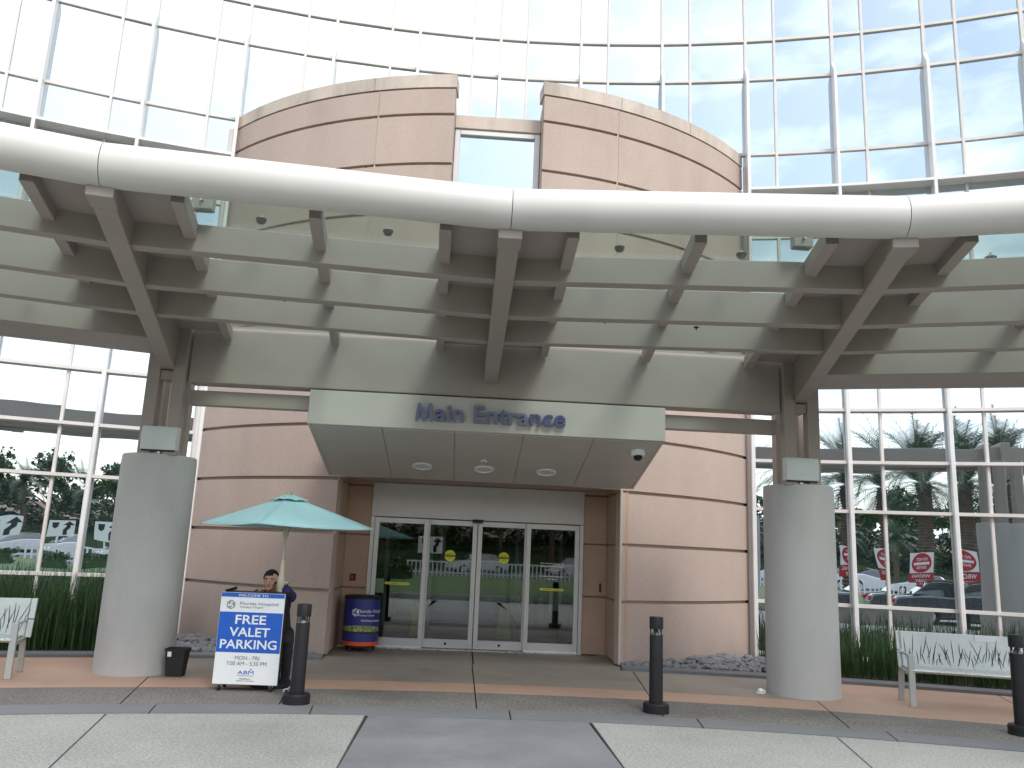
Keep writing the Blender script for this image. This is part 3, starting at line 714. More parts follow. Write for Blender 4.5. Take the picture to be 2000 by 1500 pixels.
#PART2
# ================================================================== FURNITURE AND PEOPLE
# bollards
def bollard(px, py, label):
    p = atZ(px, py); x, y = p.x, p.y
    o = thing('bollard', label, 'bollard', (x,y,0.003), 0, 'black bollard lights along the kerb')
    MB().lathe([(.140,.0),(.140,.085),(.128,.10),(.078,.102)], (x,y,.003), 32).build('base', M_black, o, smooth=True)
    MB().lathe([(.074,.10),(.072,.80),(.070,.806)], (x,y,.003), 32).build('shaft', M_black, o, smooth=True)
    MB().lathe([(.060,.806),(.015,.862),(.012,.866)], (x,y,.003), 24).build('reflector', M_steel, o, smooth=True)
    for k in range(5):
        a = 2*math.pi*k/5+.5
        MB().cyl((x+.062*math.cos(a),y+.062*math.sin(a),.805),(x+.062*math.cos(a),y+.062*math.sin(a),.872),.006,n=8).build('louvre_post', M_black, o)
    MB().lathe([(.066,.866),(.075,.868),(.076,.985),(.070,.994),(.001,.996)], (x,y,.003), 32).build('cap', M_black, o, smooth=True)
bollard(578,1374,'black bollard light in front of the valet sign and the umbrella')
bollard(1281,1392,'black bollard light standing alone right of the grey crossing')
bollard(1999,1436,'black bollard light beside the right bench at the frame edge')

# benches
def bench(x, y, rz, label, plaque):
    o = thing('bench', label, 'bench', (x,y,.004), rz, 'silver benches by the planting')
    lean = lambda z: .12+(z-.40)*.20
    hw = .92
    bk = MB().hexa([(-hw,lean(.40),.40),(hw,lean(.40),.40),(hw,lean(.40)+.025,.40),(-hw,lean(.40)+.025,.40),
               (-hw,lean(.84),.84),(hw,lean(.84),.84),(hw,lean(.84)+.025,.84),(-hw,lean(.84)+.025,.84)]).build('backrest', M_bench, o, bevel=.006, local=True)
    rr = random.Random(11); mb = MB()
    for k in range(62):
        cx = -.86+1.72*(k+.5)/62+rr.uniform(-.015,.015); z0 = .44+rr.uniform(0,.10); ln = rr.uniform(.08,.28); an = rr.uniform(-.42,.42); bend = rr.uniform(-.06,.06)
        pts = []
        for i in range(4):
            t = i/3; z = z0+ln*t*math.cos(an); xx = cx+ln*t*math.sin(an)+bend*t*(1-t)
            pts.append((xx, lean(z)-.0035, z))
        wv = [.0022,.0045,.0045,.0015]
        vs = []
        for (xx, yy, z), ww in zip(pts, wv): vs += [(xx-ww,yy,z),(xx+ww,yy,z)]
        mb.add(vs, [(0,1,3,2),(2,3,5,4),(4,5,7,6)])
    stuff(mb.build('grass_cutout', M_cut, bk, local=True))
    if plaque:
        pq = MB().box(-.02,.22,lean(.80)-.012,lean(.80)-.004,.765,.835).build('plaque', M_white, bk, local=True)
    # seat of long bars
    for k in range(6):
        yy = -.30+k*.075
        MB().box(-.90,.90,yy,yy+.055,.405,.43).build('seat_bar', M_bench, o, bevel=.006, local=True)
    MB().cyl((-.90,-.325,.415),(.90,-.325,.415),.024,n=12).build('front_rail', M_steel, o, smooth=True, local=True)
    for s in (-1,1):
        X = s*.905
        MB().box(X-.035,X+.035,-.345,-.285,.0,.60).build('leg', M_bench, o, bevel=.006, local=True)
        MB().hexa([(X-.03,.20,.0),(X+.03,.20,.0),(X+.03,.27,.0),(X-.03,.27,.0),(X-.03,.13,.42),(X+.03,.13,.42),(X+.03,.20,.42),(X-.03,.20,.42)]).build('leg', M_bench, o, bevel=.006, local=True)
        MB().box(X-.03,X+.03,-.285,.20,.355,.404).build('seat_bearer', M_bench, o, bevel=.005, local=True)
        MB().hexa([(X-.012,-.30,.575),(X+.012,-.30,.575),(X+.012,.16,.575),(X-.012,.16,.575),(X-.012,-.30,.60),(X+.012,-.30,.60),(X+.012,.16,.60),(X-.012,.16,.60)]).build('arm_rail', M_bench, o, bevel=.004, local=True)
        # folded wing beside the backrest
        for z0, z1 in ((.40,.60),(.61,.84)):
            MB().hexa([(X+s*.03-.012,lean(z0)+.0,z0),(X+s*.03+.055,lean(z0)+.0,z0),(X+s*.03+.055,lean(z0)+.03,z0),(X+s*.03-.012,lean(z0)+.03,z0),
                       (X+s*.03-.012,lean(z1),z1),(X+s*.03+.055,lean(z1),z1),(X+s*.03+.055,lean(z1)+.03,z1),(X+s*.03-.012,lean(z1)+.03,z1)]).build('wing', M_bench, o, bevel=.005, local=True)
def place_bench(px, py, side, rz, label, plaque):
    p = atZ(px, py); c, s_ = math.cos(rz), math.sin(rz)
    lx, ly = (-.905 if side > 0 else .905), -.315       # local foot that stands at the pixel
    bench(p.x-(lx*c-ly*s_), p.y-(lx*s_+ly*c), rz, label, plaque)
place_bench(1784,1381, 1, R_(-15), 'silver metal bench right of the right column with a white plaque on its back', True)
place_bench(14,1327,-1, R_(15), 'silver metal bench cut off by the left edge of the photo', False)

# waste bin
p = atZ(339,1322); wb = thing('waste_bin', 'small black plastic waste bin at the foot of the left column', 'bin', (p.x,p.y+.02,.004))
X, Y = p.x, p.y+.05
def ringbox(x, y, w0, d0, z0, w1, d1, z1, th=.006):
    def q(wd, dp, z): return [(x-wd,y-dp,z),(x+wd,y-dp,z),(x+wd,y+dp,z),(x-wd,y+dp,z)]
    vs = q(w0,d0,z0)+q(w1,d1,z1)+q(w1-th,d1-th,z1)+q(w0-th,d0-th,z0+th)
    fs = [(3,2,1,0)]+[(i,(i+1)%4,4+(i+1)%4,4+i) for i in range(4)]+[(4+i,4+(i+1)%4,8+(i+1)%4,8+i) for i in range(4)]+[(8+i,8+(i+1)%4,12+(i+1)%4,12+i) for i in range(4)]+[(12,13,14,15)]
    return MB().add(vs, fs)
ringbox(X, Y, .092, .075, .004, .118, .10, .315).build('bin_body', M_rubber, wb)
ringbox(X, Y, .124, .106, .295, .126, .108, .325, .008).build('rim', M_rubber, wb)
MB().hexa([(X-.085,Y-.1045,.235),(X-.04,Y-.1045,.235),(X-.04,Y-.098,.235),(X-.085,Y-.098,.235),(X-.085,Y-.1095,.292),(X-.04,Y-.1095,.292),(X-.04,Y-.10,.292),(X-.085,Y-.10,.292)]).build('paper_label', M_yel if False else M_white, wb)
# crumpled paper by the right column
p = atZ(1487,1357); rr = random.Random(5); mb = MB().sph((p.x,p.y,.035), .05, 1.1, .8, .7, 9, 6)
mb.v = [(x+rr.uniform(-.015,.015), y+rr.uniform(-.015,.015), max(.005, z+rr.uniform(-.012,.012))) for x,y,z in mb.v]
tag(mb.build('paper_scrap', M_white), 'crumpled white paper at the foot of the right column', 'litter')

# barrel cooler
bxx, byy = -1.79, -.44
dr = thing('barrel_cooler', 'dark blue barrel cooler with hospital print and orange foot beside the doors', 'cooler', (bxx,byy,.004))
DR = .283
MB().lathe([(DR,.16),(DR,.80)], (bxx,byy,0), 48, caps=False).build('wrap', M_drum, dr, smooth=True)
MB().lathe([(DR-.01,.095),(DR+.002,.10),(DR+.002,.158),(DR-.004,.159)], (bxx,byy,0), 48).build('foot_ring', M_orangep, dr, smooth=True)
MB().lathe([(DR+.006,.80),(DR+.006,.83),(DR-.02,.85),(.10,.858),(.001,.86)], (bxx,byy,0), 48).build('lid', M_black, dr, smooth=True)
MB().lathe([(DR-.04,.07),(DR-.04,.095)], (bxx,byy,0), 32).build('dolly', M_rubber, dr)
for k in range(5):
    a = 2*math.pi*k/5+.3; cx_, cy_ = bxx+.22*math.cos(a), byy+.22*math.sin(a)
    MB().cyl((cx_-.013,cy_,.036),(cx_+.013,cy_,.036),.031,n=14).build('caster', M_rubber, dr, smooth=True)
A0 = math.atan2(CAM_C[1]-byy, CAM_C[0]-bxx)
def wrapf(a_off, z, r=DR+.0015):
    def f(q):
        a = A0+a_off+q.x/DR
        rr_ = r+q.z; return Vector((bxx+rr_*math.cos(a), byy+rr_*math.sin(a), z+q.y))
    return f
text_obj('print', 'Florida Hospital', M_white, None, width=.50, height=.064, fn=wrapf(.66,.615), parent=dr, bold=0, size=.1)
text_obj('print', 'Wesley Chapel', M_white, None, width=.27, height=.034, fn=wrapf(.27,.556), parent=dr, bold=0, size=.1)
text_obj('print', 'FHWesleyChapel.org', M_white, None, width=.38, height=.042, fn=wrapf(.66,.475), parent=dr, bold=.0, size=.1)
def hexlogo(fn, R0, name, m, parent, local=False):
    mb = MB()
    def ringp(r0, r1, n=6, a0=math.pi/2, seg=None):
        for k in range(n):
            if seg and k not in seg: continue
            a, b = a0+2*math.pi*k/n, a0+2*math.pi*(k+1)/n
            q = [fn(Vector((r*math.cos(t), r*math.sin(t), 0))) for r, t in ((r0,a),(r0,b),(r1,b),(r1,a))]
            mb.add(q, [(0,1,2,3)])
    ringp(R0*.80, R0); 
    for k in range(3):
        a = math.pi/2+2*math.pi*k/3+.5
        q = [fn(Vector((r*math.cos(a+da), r*math.sin(a+da), 0))) for r, da in ((.70,-.25),(.70,.62),(.46,.75),(.40,-.1))]
        q = [fn(Vector((R0*r*math.cos(a+da), R0*r*math.sin(a+da), 0))) for r, da in ((.70,-.45),(.70,.55),(.46,.65),(.42,-.35))]
        mb.add(q, [(0,1,2,3)])
        q = [fn(Vector((R0*r*math.cos(a+da), R0*r*math.sin(a+da), 0))) for r, da in ((.70,.60),(.30,1.2),(.16,.4),(.46,.55))]
        mb.add(q, [(0,1,2,3)])
    return mb.build(name, m, parent, local=local)
hexlogo(wrapf(-.36,.60), .062, 'emblem', M_white, dr)
# printed photo strip
mb = MB(); n = 40
vs = []
for i in range(n+1):
    q = -1.5+3.0*i/n
    vs += [tuple(wrapf(q,.30,DR+.001)(Vector((0,0,0)))), tuple(wrapf(q,.345+.06*(1-(i/n-.5)**2*3.0),DR+.001)(Vector((0,0,0))))]
mb.add(vs, [(2*i,2*i+2,2*i+3,2*i+1) for i in range(n)]).build('photo_strip', M_greenp, dr)
mb = MB(); vs = []
for i in range(n+1):
    q = -1.5+3.0*i/n
    vs += [tuple(wrapf(q,.283-.008*math.sin(q*2),DR+.0012)(Vector((0,0,0)))), tuple(wrapf(q,.312,DR+.0012)(Vector((0,0,0))))]
mb.add(vs, [(2*i,2*i+2,2*i+3,2*i+1) for i in range(n)]).build('photo_ground', M_mulch, dr)

# valet podium with sign board
VY = -4.42
c4 = [atY(*q, VY) for q in ((432,1157),(557,1159),(414,1342),(541,1342))]
vx0, vx1 = (c4[0].x+c4[2].x)/2, (c4[1].x+c4[3].x)/2; vz0, vz1 = .075, 1.055
vp = thing('valet_podium', 'rolling valet podium faced with a blue and white free valet parking sign', 'podium', ((vx0+vx1)/2, VY+.2, .004))
vc = (vx0+vx1)/2; vw = vx1-vx0
MB().box(vx0+.03, vx1-.03, VY+.03, VY+.30, .09, 1.02).build('cabinet', M_black, vp, bevel=.01)
MB().hexa([(vx0+.01,VY+.025,1.022),(vx1-.01,VY+.025,1.022),(vx1-.01,VY+.32,1.022),(vx0+.01,VY+.32,1.022),(vx0+.01,VY+.025,1.045),(vx1-.01,VY+.025,1.045),(vx1-.01,VY+.32,1.06),(vx0+.01,VY+.32,1.06)]).build('top', M_black, vp, bevel=.006)
MB().bar((vx0+.02,VY+.10,1.062),(vx0+.09,VY+.26,1.09), .02, .03).build('handle', M_black, vp)
bd = MB().box(vx0, vx1, VY, VY+.02, vz0, vz1).build('sign_board', M_white, vp, bevel=.003)
H = vz1-vz0
zf = lambda f: vz1-f*H
MB().box(vx0+.004, vx1-.004, VY-.003, VY-.0005, zf(.05), zf(.003)).build('blue_band', M_blue, bd, local=True)
MB().box(vx0+.004, vx1-.004, VY-.003, VY-.0005, zf(.655), zf(.215)).build('blue_band', M_blue, bd, local=True)
def stx(tx, f, wd, ht, m, b=.0, x=None, al='CENTER'):
    return text_obj('print', tx, m, upright(vc if x is None else x, VY-.0045, zf(f)), width=wd*vw, height=ht*H, bold=b, parent=bd, size=.1, local=True, align=al)
stx('WELCOME TO', .028, .47, .026, M_white)
stx('Florida Hospital', .122, .60, .042, M_grey, .0, vc+.075)
stx('Wesley Chapel', .160, .36, .026, M_grey, .0, vc-.01)
hexlogo(lambda q: Vector((vc-.235+q.x, VY-.0045, zf(.135)+q.y)), .052, 'emblem', M_grey, bd, local=True)
for tx, f, wd, hh_, tm in (('FREE',.295,.48,.1,M_white),('VALET',.432,.63,.1,M_white),('PARKING',.566,.88,.1,M_white),('ABM',.868,.25,.038,M_blue)):
    me = text_mesh(tx, 1.0, .0, .016 if hh_ > .05 else .0, 'LEFT'); xs = [v.co.x for v in me.vertices]; ys = [v.co.y for v in me.vertices]
    kx = wd*vw/(max(xs)-min(xs)); ky = hh_*H/(max(ys)-min(ys)); mx_, my_ = (max(xs)+min(xs))/2, (max(ys)+min(ys))/2
    for gv, gf in split_letters(me):
        MB().add([(vc+(v.x-mx_)*kx, VY-.0045, zf(f)+(v.y-my_)*ky) for v in gv], gf).build('letter', tm, bd, local=True)
stx('MON - FRI', .712, .38, .042, M_grey, .0); stx('7:00 AM - 5:30 PM', .772, .62, .042, M_grey, .0)
stx('Healthcare', .934, .17, .018, M_grey, .0); stx('Support Services', .958, .26, .018, M_grey, .0)
MB().box(vc-.09, vc+.09, VY-.004, VY-.002, zf(.905), zf(.901)).build('rule_line', M_grey, bd, local=True)
disc(vc+.055, VY-.004, zf(.835), .010, 14).build('emblem_dot', M_orangep, bd, local=True)
for sx in (vx0+.07, vx1-.07):
    for sy in (VY+.035, VY+.27):
        MB().cyl((sx-.014,sy,.036),(sx+.014,sy,.036),.032,n=16).build('caster', M_rubber, vp, smooth=True)
        MB().box(sx-.022,sx+.022,sy-.012,sy+.012,.05,.088).build('caster_fork', M_steel, vp)
# loose cable end beside the podium
p = atZ(551,1352); tag(MB().tube([(p.x+.02,p.y+.30,.012),(p.x+.03,p.y+.16,.012),(p.x,p.y+.08,.014),(p.x+.015,p.y,.012)], .007, 8).build('cable', M_white), 'short loose cable on the ground beside the podium and shoe', 'cable')

# umbrella
UY = -3.99
top = atY(565,963,UY); foot = atY(547,1165,UY); ux, uy = (top.x+foot.x)/2, UY
tipL, tipR = atY(380,1025,UY), atY(720,1027,UY); hd = (tipR.x-tipL.x)/2*1.03; uz = (tipL.z+tipR.z)/2; uzt = top.z
um = thing('patio_umbrella', 'turquoise square patio umbrella over the valet podium', 'umbrella', (ux,uy,.004))
MB().lathe([(.24,.004),(.24,.05),(.20,.075),(.05,.085),(.035,.30)], (ux,uy,0), 32).build('base', M_black, um, smooth=True)
MB().cyl((ux,uy,.085),(ux,uy,uzt-.02),.019,n=20).build('pole', M_pole, um, smooth=True)
ch = MB().lathe([(.021,1.00),(.027,1.01),(.027,1.08),(.044,1.13),(.046,1.19),(.030,1.25),(.022,1.40),(.0195,1.42)], (ux,uy,0), 24).build('crank_housing', M_crank, um, smooth=True)
MB().cyl((ux+.03,uy-.005,1.16),(ux+.085,uy-.01,1.165),.014,n=12).build('crank_knob', M_crank, ch, smooth=True, local=True)
MB().bar((ux+.085,uy-.01,1.165),(ux+.065,uy-.02,1.05),.014,.012).build('crank_handle', M_black, ch, local=True)
cor = []
rot0 = R_(-95)
for k in range(4):
    a = rot0+k*math.pi/2; cor.append(Vector((ux+hd*math.cos(a), uy+hd*math.sin(a), uz-.005)))
apx = Vector((ux,uy,uzt-.035))
def upanel(A, B, t0, t1, lift, name, m, th=.004, scal=0.0):
    n = 12; k_ = 8; vs = []; fs = []
    for i in range(k_+1):
        t = t0+(t1-t0)*i/k_
        for j in range(n+1):
            s = j/n; e = A.lerp(B, s); q = apx.lerp(e, t)
            q = q+Vector((0,0,lift - .035*t*(4*s*(1-s))*.6 + .004*math.sin(math.pi*t)))
            if scal and i == k_: q = q+Vector((0,0,scal*abs(math.sin(math.pi*s*2))))
            vs.append(q)
    for i in range(k_):
        for j in range(n): fs.append((i*(n+1)+j, i*(n+1)+j+1, (i+1)*(n+1)+j+1, (i+1)*(n+1)+j))
    o = MB().add(vs, fs).build(name, m, um, smooth=True)
    md = o.modifiers.new('thick', 'SOLIDIFY'); md.thickness = th; return o
for k in range(4):
    A, B = cor[k], cor[(k+1)%4]
    upanel(A, B, .10, .985, 0, 'canopy_panel', M_teal)
    upanel(A, B, .985, 1.0, -.001, 'edge_trim', M_tealtrim)
    upanel(A, B, .0, .225, .028, 'vent_flap', M_teal, scal=.016)
    MB().tube([apx+Vector((0,0,-.03)), apx.lerp(A,.5)+Vector((0,0,-.005)), A+Vector((0,0,-.012))], .008, 8).build('rib', M_pole, um)
    MB().tube([Vector((ux,uy,uz-.08)), apx.lerp(A,.5)+Vector((0,0,-.012))], .007, 8).build('strut', M_pole, um)
MB().lathe([(.03,-.03),(.034,.0),(.02,.02),(.001,.028)], (ux,uy,uzt), 16).build('finial', M_pole, um, smooth=True)
MB().lathe([(.034,-.05),(.034,.05)], (ux,uy,uz-.08), 16).build('runner', M_pole, um, smooth=True)

# seated person
def blob(caps, vox, name, m, parent=None, smooth_it=4, local=False, extra=None):
    mb = MB()
    for p, q, r0, r1 in caps:
        p, q = Vector(p), Vector(q)
        mb.sph(p, r0, n=14, m=10); mb.sph(q, r1, n=14, m=10)
        if (q-p).length > 1e-4: mb.cyl(p, q, r0, r1, n=14)
    for c, r, sx, sy, sz_ in (extra or []): mb.sph(c, r, sx, sy, sz_, 18, 14)
    me = bpy.data.meshes.new('tmp'); me.from_pydata(mb.v, [], mb.f)
    b = bmesh.new(); b.from_mesh(me); bmesh.ops.recalc_face_normals(b, faces=b.faces); b.to_mesh(me); b.free()
    o = bpy.data.objects.new('tmp', me); COL.objects.link(o)
    md = o.modifiers.new('r', 'REMESH'); md.mode = 'VOXEL'; md.voxel_size = vox
    sm = o.modifiers.new('s', 'SMOOTH'); sm.factor = .5; sm.iterations = smooth_it
    dg = bpy.context.evaluated_depsgraph_get(); dg.update()
    me2 = bpy.data.meshes.new_from_object(o.evaluated_get(dg)); me2.name = name
    bpy.data.objects.remove(o)
    me2.polygons.foreach_set('use_smooth', [True]*len(me2.polygons))
    return link(name, me2, m, parent, local)
PY = -3.80
hc = atY(529,1134,PY-.10)                       # head centre
hx, hy, hz = hc.x, hc.y, hc.z
man = thing('person', 'seated person in purple shirt resting head on hand behind the podium', 'person', (hx+.05,-3.55,.004))
pel = Vector((hx+.06,-3.50,.53)); chs = Vector((hx+.02,-3.60,.86)); nk = Vector((hx+.005,hy+.06,hz-.14))
shL = Vector((hx+.20,-3.66,.985)); shR = Vector((hx-.19,-3.66,.985))       # viewer right / left
elL = Vector((hx+.215,-3.985,1.075)); wrL = Vector((hx+.125,hy-.03,hz-.035))
elR = Vector((hx-.24,-3.87,.90)); wrR = Vector((hx-.06,-4.02,1.09-.01))
knL = Vector((hx+.27,-3.93,.50)); anL = Vector((hx+.255,-3.80,.10)); knR = Vector((hx-.20,-3.95,.50)); anR = Vector((hx-.20,-3.80,.10))
hpL = pel+Vector((.10,0,0)); hpR = pel+Vector((-.10,0,0))
body = [(pel,chs,.13,.14),(chs,nk+Vector((0,.03,-.06)),.14,.07),(nk+Vector((0,.03,-.05)),Vector((hx,hy+.03,hz-.05)),.058,.055),
        (shL,elL,.048,.038),(elL,wrL,.036,.026),(shR,elR,.048,.038),(elR,wrR,.036,.026),(hpL,knL,.085,.058),(knL,anL,.055,.038),(hpR,knR,.085,.058),(knR,anR,.055,.038)]
# hand on the temple: palm and five fingers
hand = Vector((hx+.098,hy-.045,hz+.03))
body += [(wrL,hand,.024,.030)]
for i, (dx, dz, ln) in enumerate(((-.005,.02,.060),(-.022,.012,.068),(-.034,-.004,.064),(-.040,-.02,.050))):
    a = hand+Vector((dx*.4,-.018,dz)); b = a+Vector((-.030,-.012,.022))*ln/.05; c = b+Vector((-.020,.016,.004))*ln/.05
    body += [(a,b,.0095,.0085),(b,c,.0085,.0075)]
body += [(hand+Vector((-.005,-.012,-.018)), hand+Vector((-.032,-.018,-.038)), .011,.009)]
# resting hand
for i in range(4):
    a = wrR+Vector((.03,-.03+i*.019,.0)); body += [(wrR,a,.022,.012),(a,a+Vector((.055,-.008,-.004)),.0095,.008)]
body += [(wrR+Vector((.01,-.02,0)), wrR+Vector((.035,-.055,.0)), .011,.009)]
head = [((hx,hy,hz+.018),.098,.80,.97,1.12),((hx,hy-.022,hz-.055),.066,.88,.95,1.0),((hx,hy-.095,hz-.022),.017,.85,1.1,1.5),((hx,hy-.072,hz-.098),.026,1.1,.8,.7),
        ((hx-.078,hy+.01,hz-.01),.022,.5,.9,1.3),((hx+.078,hy+.01,hz-.01),.022,.5,.9,1.3),((hx-.035,hy-.072,hz-.032),.022,1,.7,.8),((hx+.035,hy-.072,hz-.032),.022,1,.7,.8),((hx,hy-.076,hz+.028),.03,2.0,.6,.5)]
bo = blob(body, .0085, 'body', M_skin, man, 3, extra=head)
for s in (-1,1):
    MB().sph((hx+s*.031,hy-.088,hz+.006),.0085,1.3,.4,.55,10,6).build('eye', M_white, bo, smooth=True, local=True)
    MB().sph((hx+s*.031,hy-.0932,hz+.005),.0062,1,.6,.85,8,6).build('iris', M_hair, bo, smooth=True, local=True)
    MB().tube([(hx+s*.014,hy-.096,hz+.024),(hx+s*.032,hy-.097,hz+.030),(hx+s*.052,hy-.086,hz+.022)],[.003,.0045,.0025],6).build('eyebrow', M_hair, bo, local=True)
MB().tube([(hx-.024,hy-.088,hz-.062),(hx,hy-.094,hz-.060),(hx+.024,hy-.088,hz-.062)],[.003,.0055,.003],6).build('mouth', mat('lips',(.34,.15,.12),.5), bo, local=True)
hr = MB(); hc0 = Vector((hx,hy+.012,hz+.035))
prof_n, prof_m = 22, 12; vs = []; fs = []
for i in range(prof_m+1):
    ph = math.pi*.5*i/prof_m*1.15
    for k in range(prof_n):
        t = 2*math.pi*k/prof_n
        x_, y_, z_ = math.sin(ph)*math.cos(t), math.sin(ph)*math.sin(t), math.cos(ph)
        if y_ < -.55 and z_ < .32: z_ = .32+ (z_-.32)*.1
        nn = 1+.03*noise.noise((x_*4,y_*4,z_*4))
        vs.append(hc0+Vector((.091*x_*nn, .108*y_*nn, .098*z_*nn)))
for i in range(prof_m):
    for k in range(prof_n): fs.append((i*prof_n+k, i*prof_n+(k+1)%prof_n, (i+1)*prof_n+(k+1)%prof_n, (i+1)*prof_n+k))
hr.add(vs, fs).build('hair', M_hair, man, smooth=True)
blob([(pel,chs,.15,.162),(chs,nk+Vector((0,.03,-.075)),.162,.085),(shL,elL,.066,.054),(shR,elR,.066,.054),(chs+Vector((0,0,.06)),shL,.12,.075),(chs+Vector((0,0,.06)),shR,.12,.075),(elR,elR.lerp(wrR,.55),.052,.046),(elL,elL.lerp(wrL,.35),.050,.042)], .011, 'shirt', M_shirt, man, 3)
blob([(pel+Vector((0,-.01,.02)),chs+Vector((0,-.012,0)),.156,.17),(chs+Vector((-.06,-.012,.02)),shR+Vector((.075,-.01,.0)),.13,.082),(chs+Vector((.06,-.012,.02)),shL+Vector((-.075,-.01,.0)),.13,.082)], .011, 'vest', M_vest, man, 3)
blob([(pel,pel+Vector((0,0,.06)),.155,.15),(hpL,knL,.098,.074),(knL,anL,.070,.056),(hpR,knR,.098,.074),(knR,anR,.070,.056)], .011, 'trousers', M_trous, man, 3)
for s, an in ((1,anL),(-1,anR)):
    t = Vector((.05 if s > 0 else -.02,-.15,0)); 
    blob([(Vector((an.x,an.y+.03,.058)), Vector((an.x,an.y,.058))+t*.75, .045,.040),(Vector((an.x,an.y,.075)),an+Vector((0,0,.0)),.042,.038)], .009, 'shoe', M_black, man, 3)
    d = t.normalized(); sd = Vector((-d.y,d.x,0))
    c0 = Vector((an.x,an.y+.035,.005))-d*.02; c1 = Vector((an.x,an.y,.005))+t*1.0
    MB().hexa([c0-sd*.042,c0+sd*.042,c1+sd*.040,c1-sd*.040]+[v+Vector((0,0,.026)) for v in (c0-sd*.043,c0+sd*.043,c1+sd*.041,c1-sd*.041)]).build('shoe_sole', M_white, man, bevel=.008)
MB().tube([wrL+Vector((.027*math.cos(a),.018*math.sin(a)-.0,.012*math.sin(a)-.02)) for a in [2*math.pi*k/12 for k in range(13)]], .008, 6).build('wristband', M_black, man)
st = thing('stool', 'black stool under the seated person behind the podium', 'stool', (pel.x,pel.y,.004))
MB().lathe([(.17,.37),(.18,.39),(.17,.405),(.001,.41)], (pel.x,pel.y,0), 28).build('seat', M_black, st, smooth=True)
for k in range(4):
    a = math.pi/4+k*math.pi/2
    MB().cyl((pel.x+.12*math.cos(a),pel.y+.12*math.sin(a),.375),(pel.x+.19*math.cos(a),pel.y+.19*math.sin(a),.005),.013,n=10).build('leg', M_black, st)

# ================================================================== PLANTING
def in_tower(x, y, m=.06): return (x-TC[0])**2+(y-TC[1])**2 < (TR+m)**2
rr = random.Random(21)
base_peb = []
for k in range(8):
    q = MB().sph((0,0,0), 1, 1, 1, 1, 9, 6); rk = random.Random(k)
    o_ = (rk.uniform(0,9), rk.uniform(0,9), rk.uniform(0,9))
    base_peb.append(([Vector(v)*(1+.22*noise.noise((v[0]*1.1+o_[0], v[1]*1.1+o_[1], v[2]*1.1+o_[2]))) for v in q.v], q.f))
def pebbles(a0, a1, n, label):
    mb = MB(); cnt = 0; tries = 0
    while cnt < n and tries < n*20:
        tries += 1
        a = rr.uniform(a0, a1); r = rr.uniform(21.49, 22.9); x, y, _ = P(r, a, 0)
        if in_tower(x, y): continue
        cnt += 1
        q, f = base_peb[cnt % 8]; s = rr.uniform(.032,.062); sc = Vector((s*rr.uniform(1,1.5), s*rr.uniform(.8,1.1), s*rr.uniform(.55,.75)))
        rot = Matrix.Rotation(rr.uniform(0,6.28),3,'Z') @ Matrix.Rotation(rr.uniform(-.5,.5),3,'X')
        h = .045+.08*min(1,(r-21.49)/.6)*rr.random()
        mb.add([rot @ Vector((v.x*sc.x, v.y*sc.y, v.z*sc.z))+Vector((x,y,h)) for v in q], f)
    stuff(mb.build('pebble_bed', M_peb, smooth=True), label, 'pebbles')
pebbles(-13.2,-5.9, 620, 'grey river pebbles between the curved wall and the left column')
pebbles(5.9,13.0, 620, 'grey river pebbles between the curved wall and the right column')
def reeds(a0, a1, r0, r1, n, h0, h1, label):
    mb = MB()
    for k in range(n):
        x, y, _ = P(rr.uniform(r0, r1), rr.uniform(a0, a1), 0)
        if in_tower(x, y, .1): continue
        h = rr.uniform(h0, h1)*(.75 if rr.random() < .3 else 1); an = rr.uniform(0, 3.14); wd = rr.uniform(.004,.0085)
        dx, dy = rr.gauss(0,.06)*h, rr.gauss(0,.06)*h; c, s = math.cos(an)*wd, math.sin(an)*wd
        vs = []
        for t, ww in ((0,1),(.5,.9),(1,.25)):
            px_, py_, pz_ = x+dx*t*t*1.6, y+dy*t*t*1.6, .015+h*t
            vs += [(px_-c*ww,py_-s*ww,pz_),(px_+c*ww,py_+s*ww,pz_)]
        mb.add(vs, [(0,1,3,2),(2,3,5,4)])
    stuff(mb.build('reed_bed', M_reed), label, 'reeds')
reeds(-25,-12.6, 21.55,23.2, 5200, .55,1.12, 'dense dark green reeds under the glass behind the left bench')
reeds(11.9,25, 21.55,23.2, 3600, .30,.80, 'dark green reeds under the glass behind the right bench')

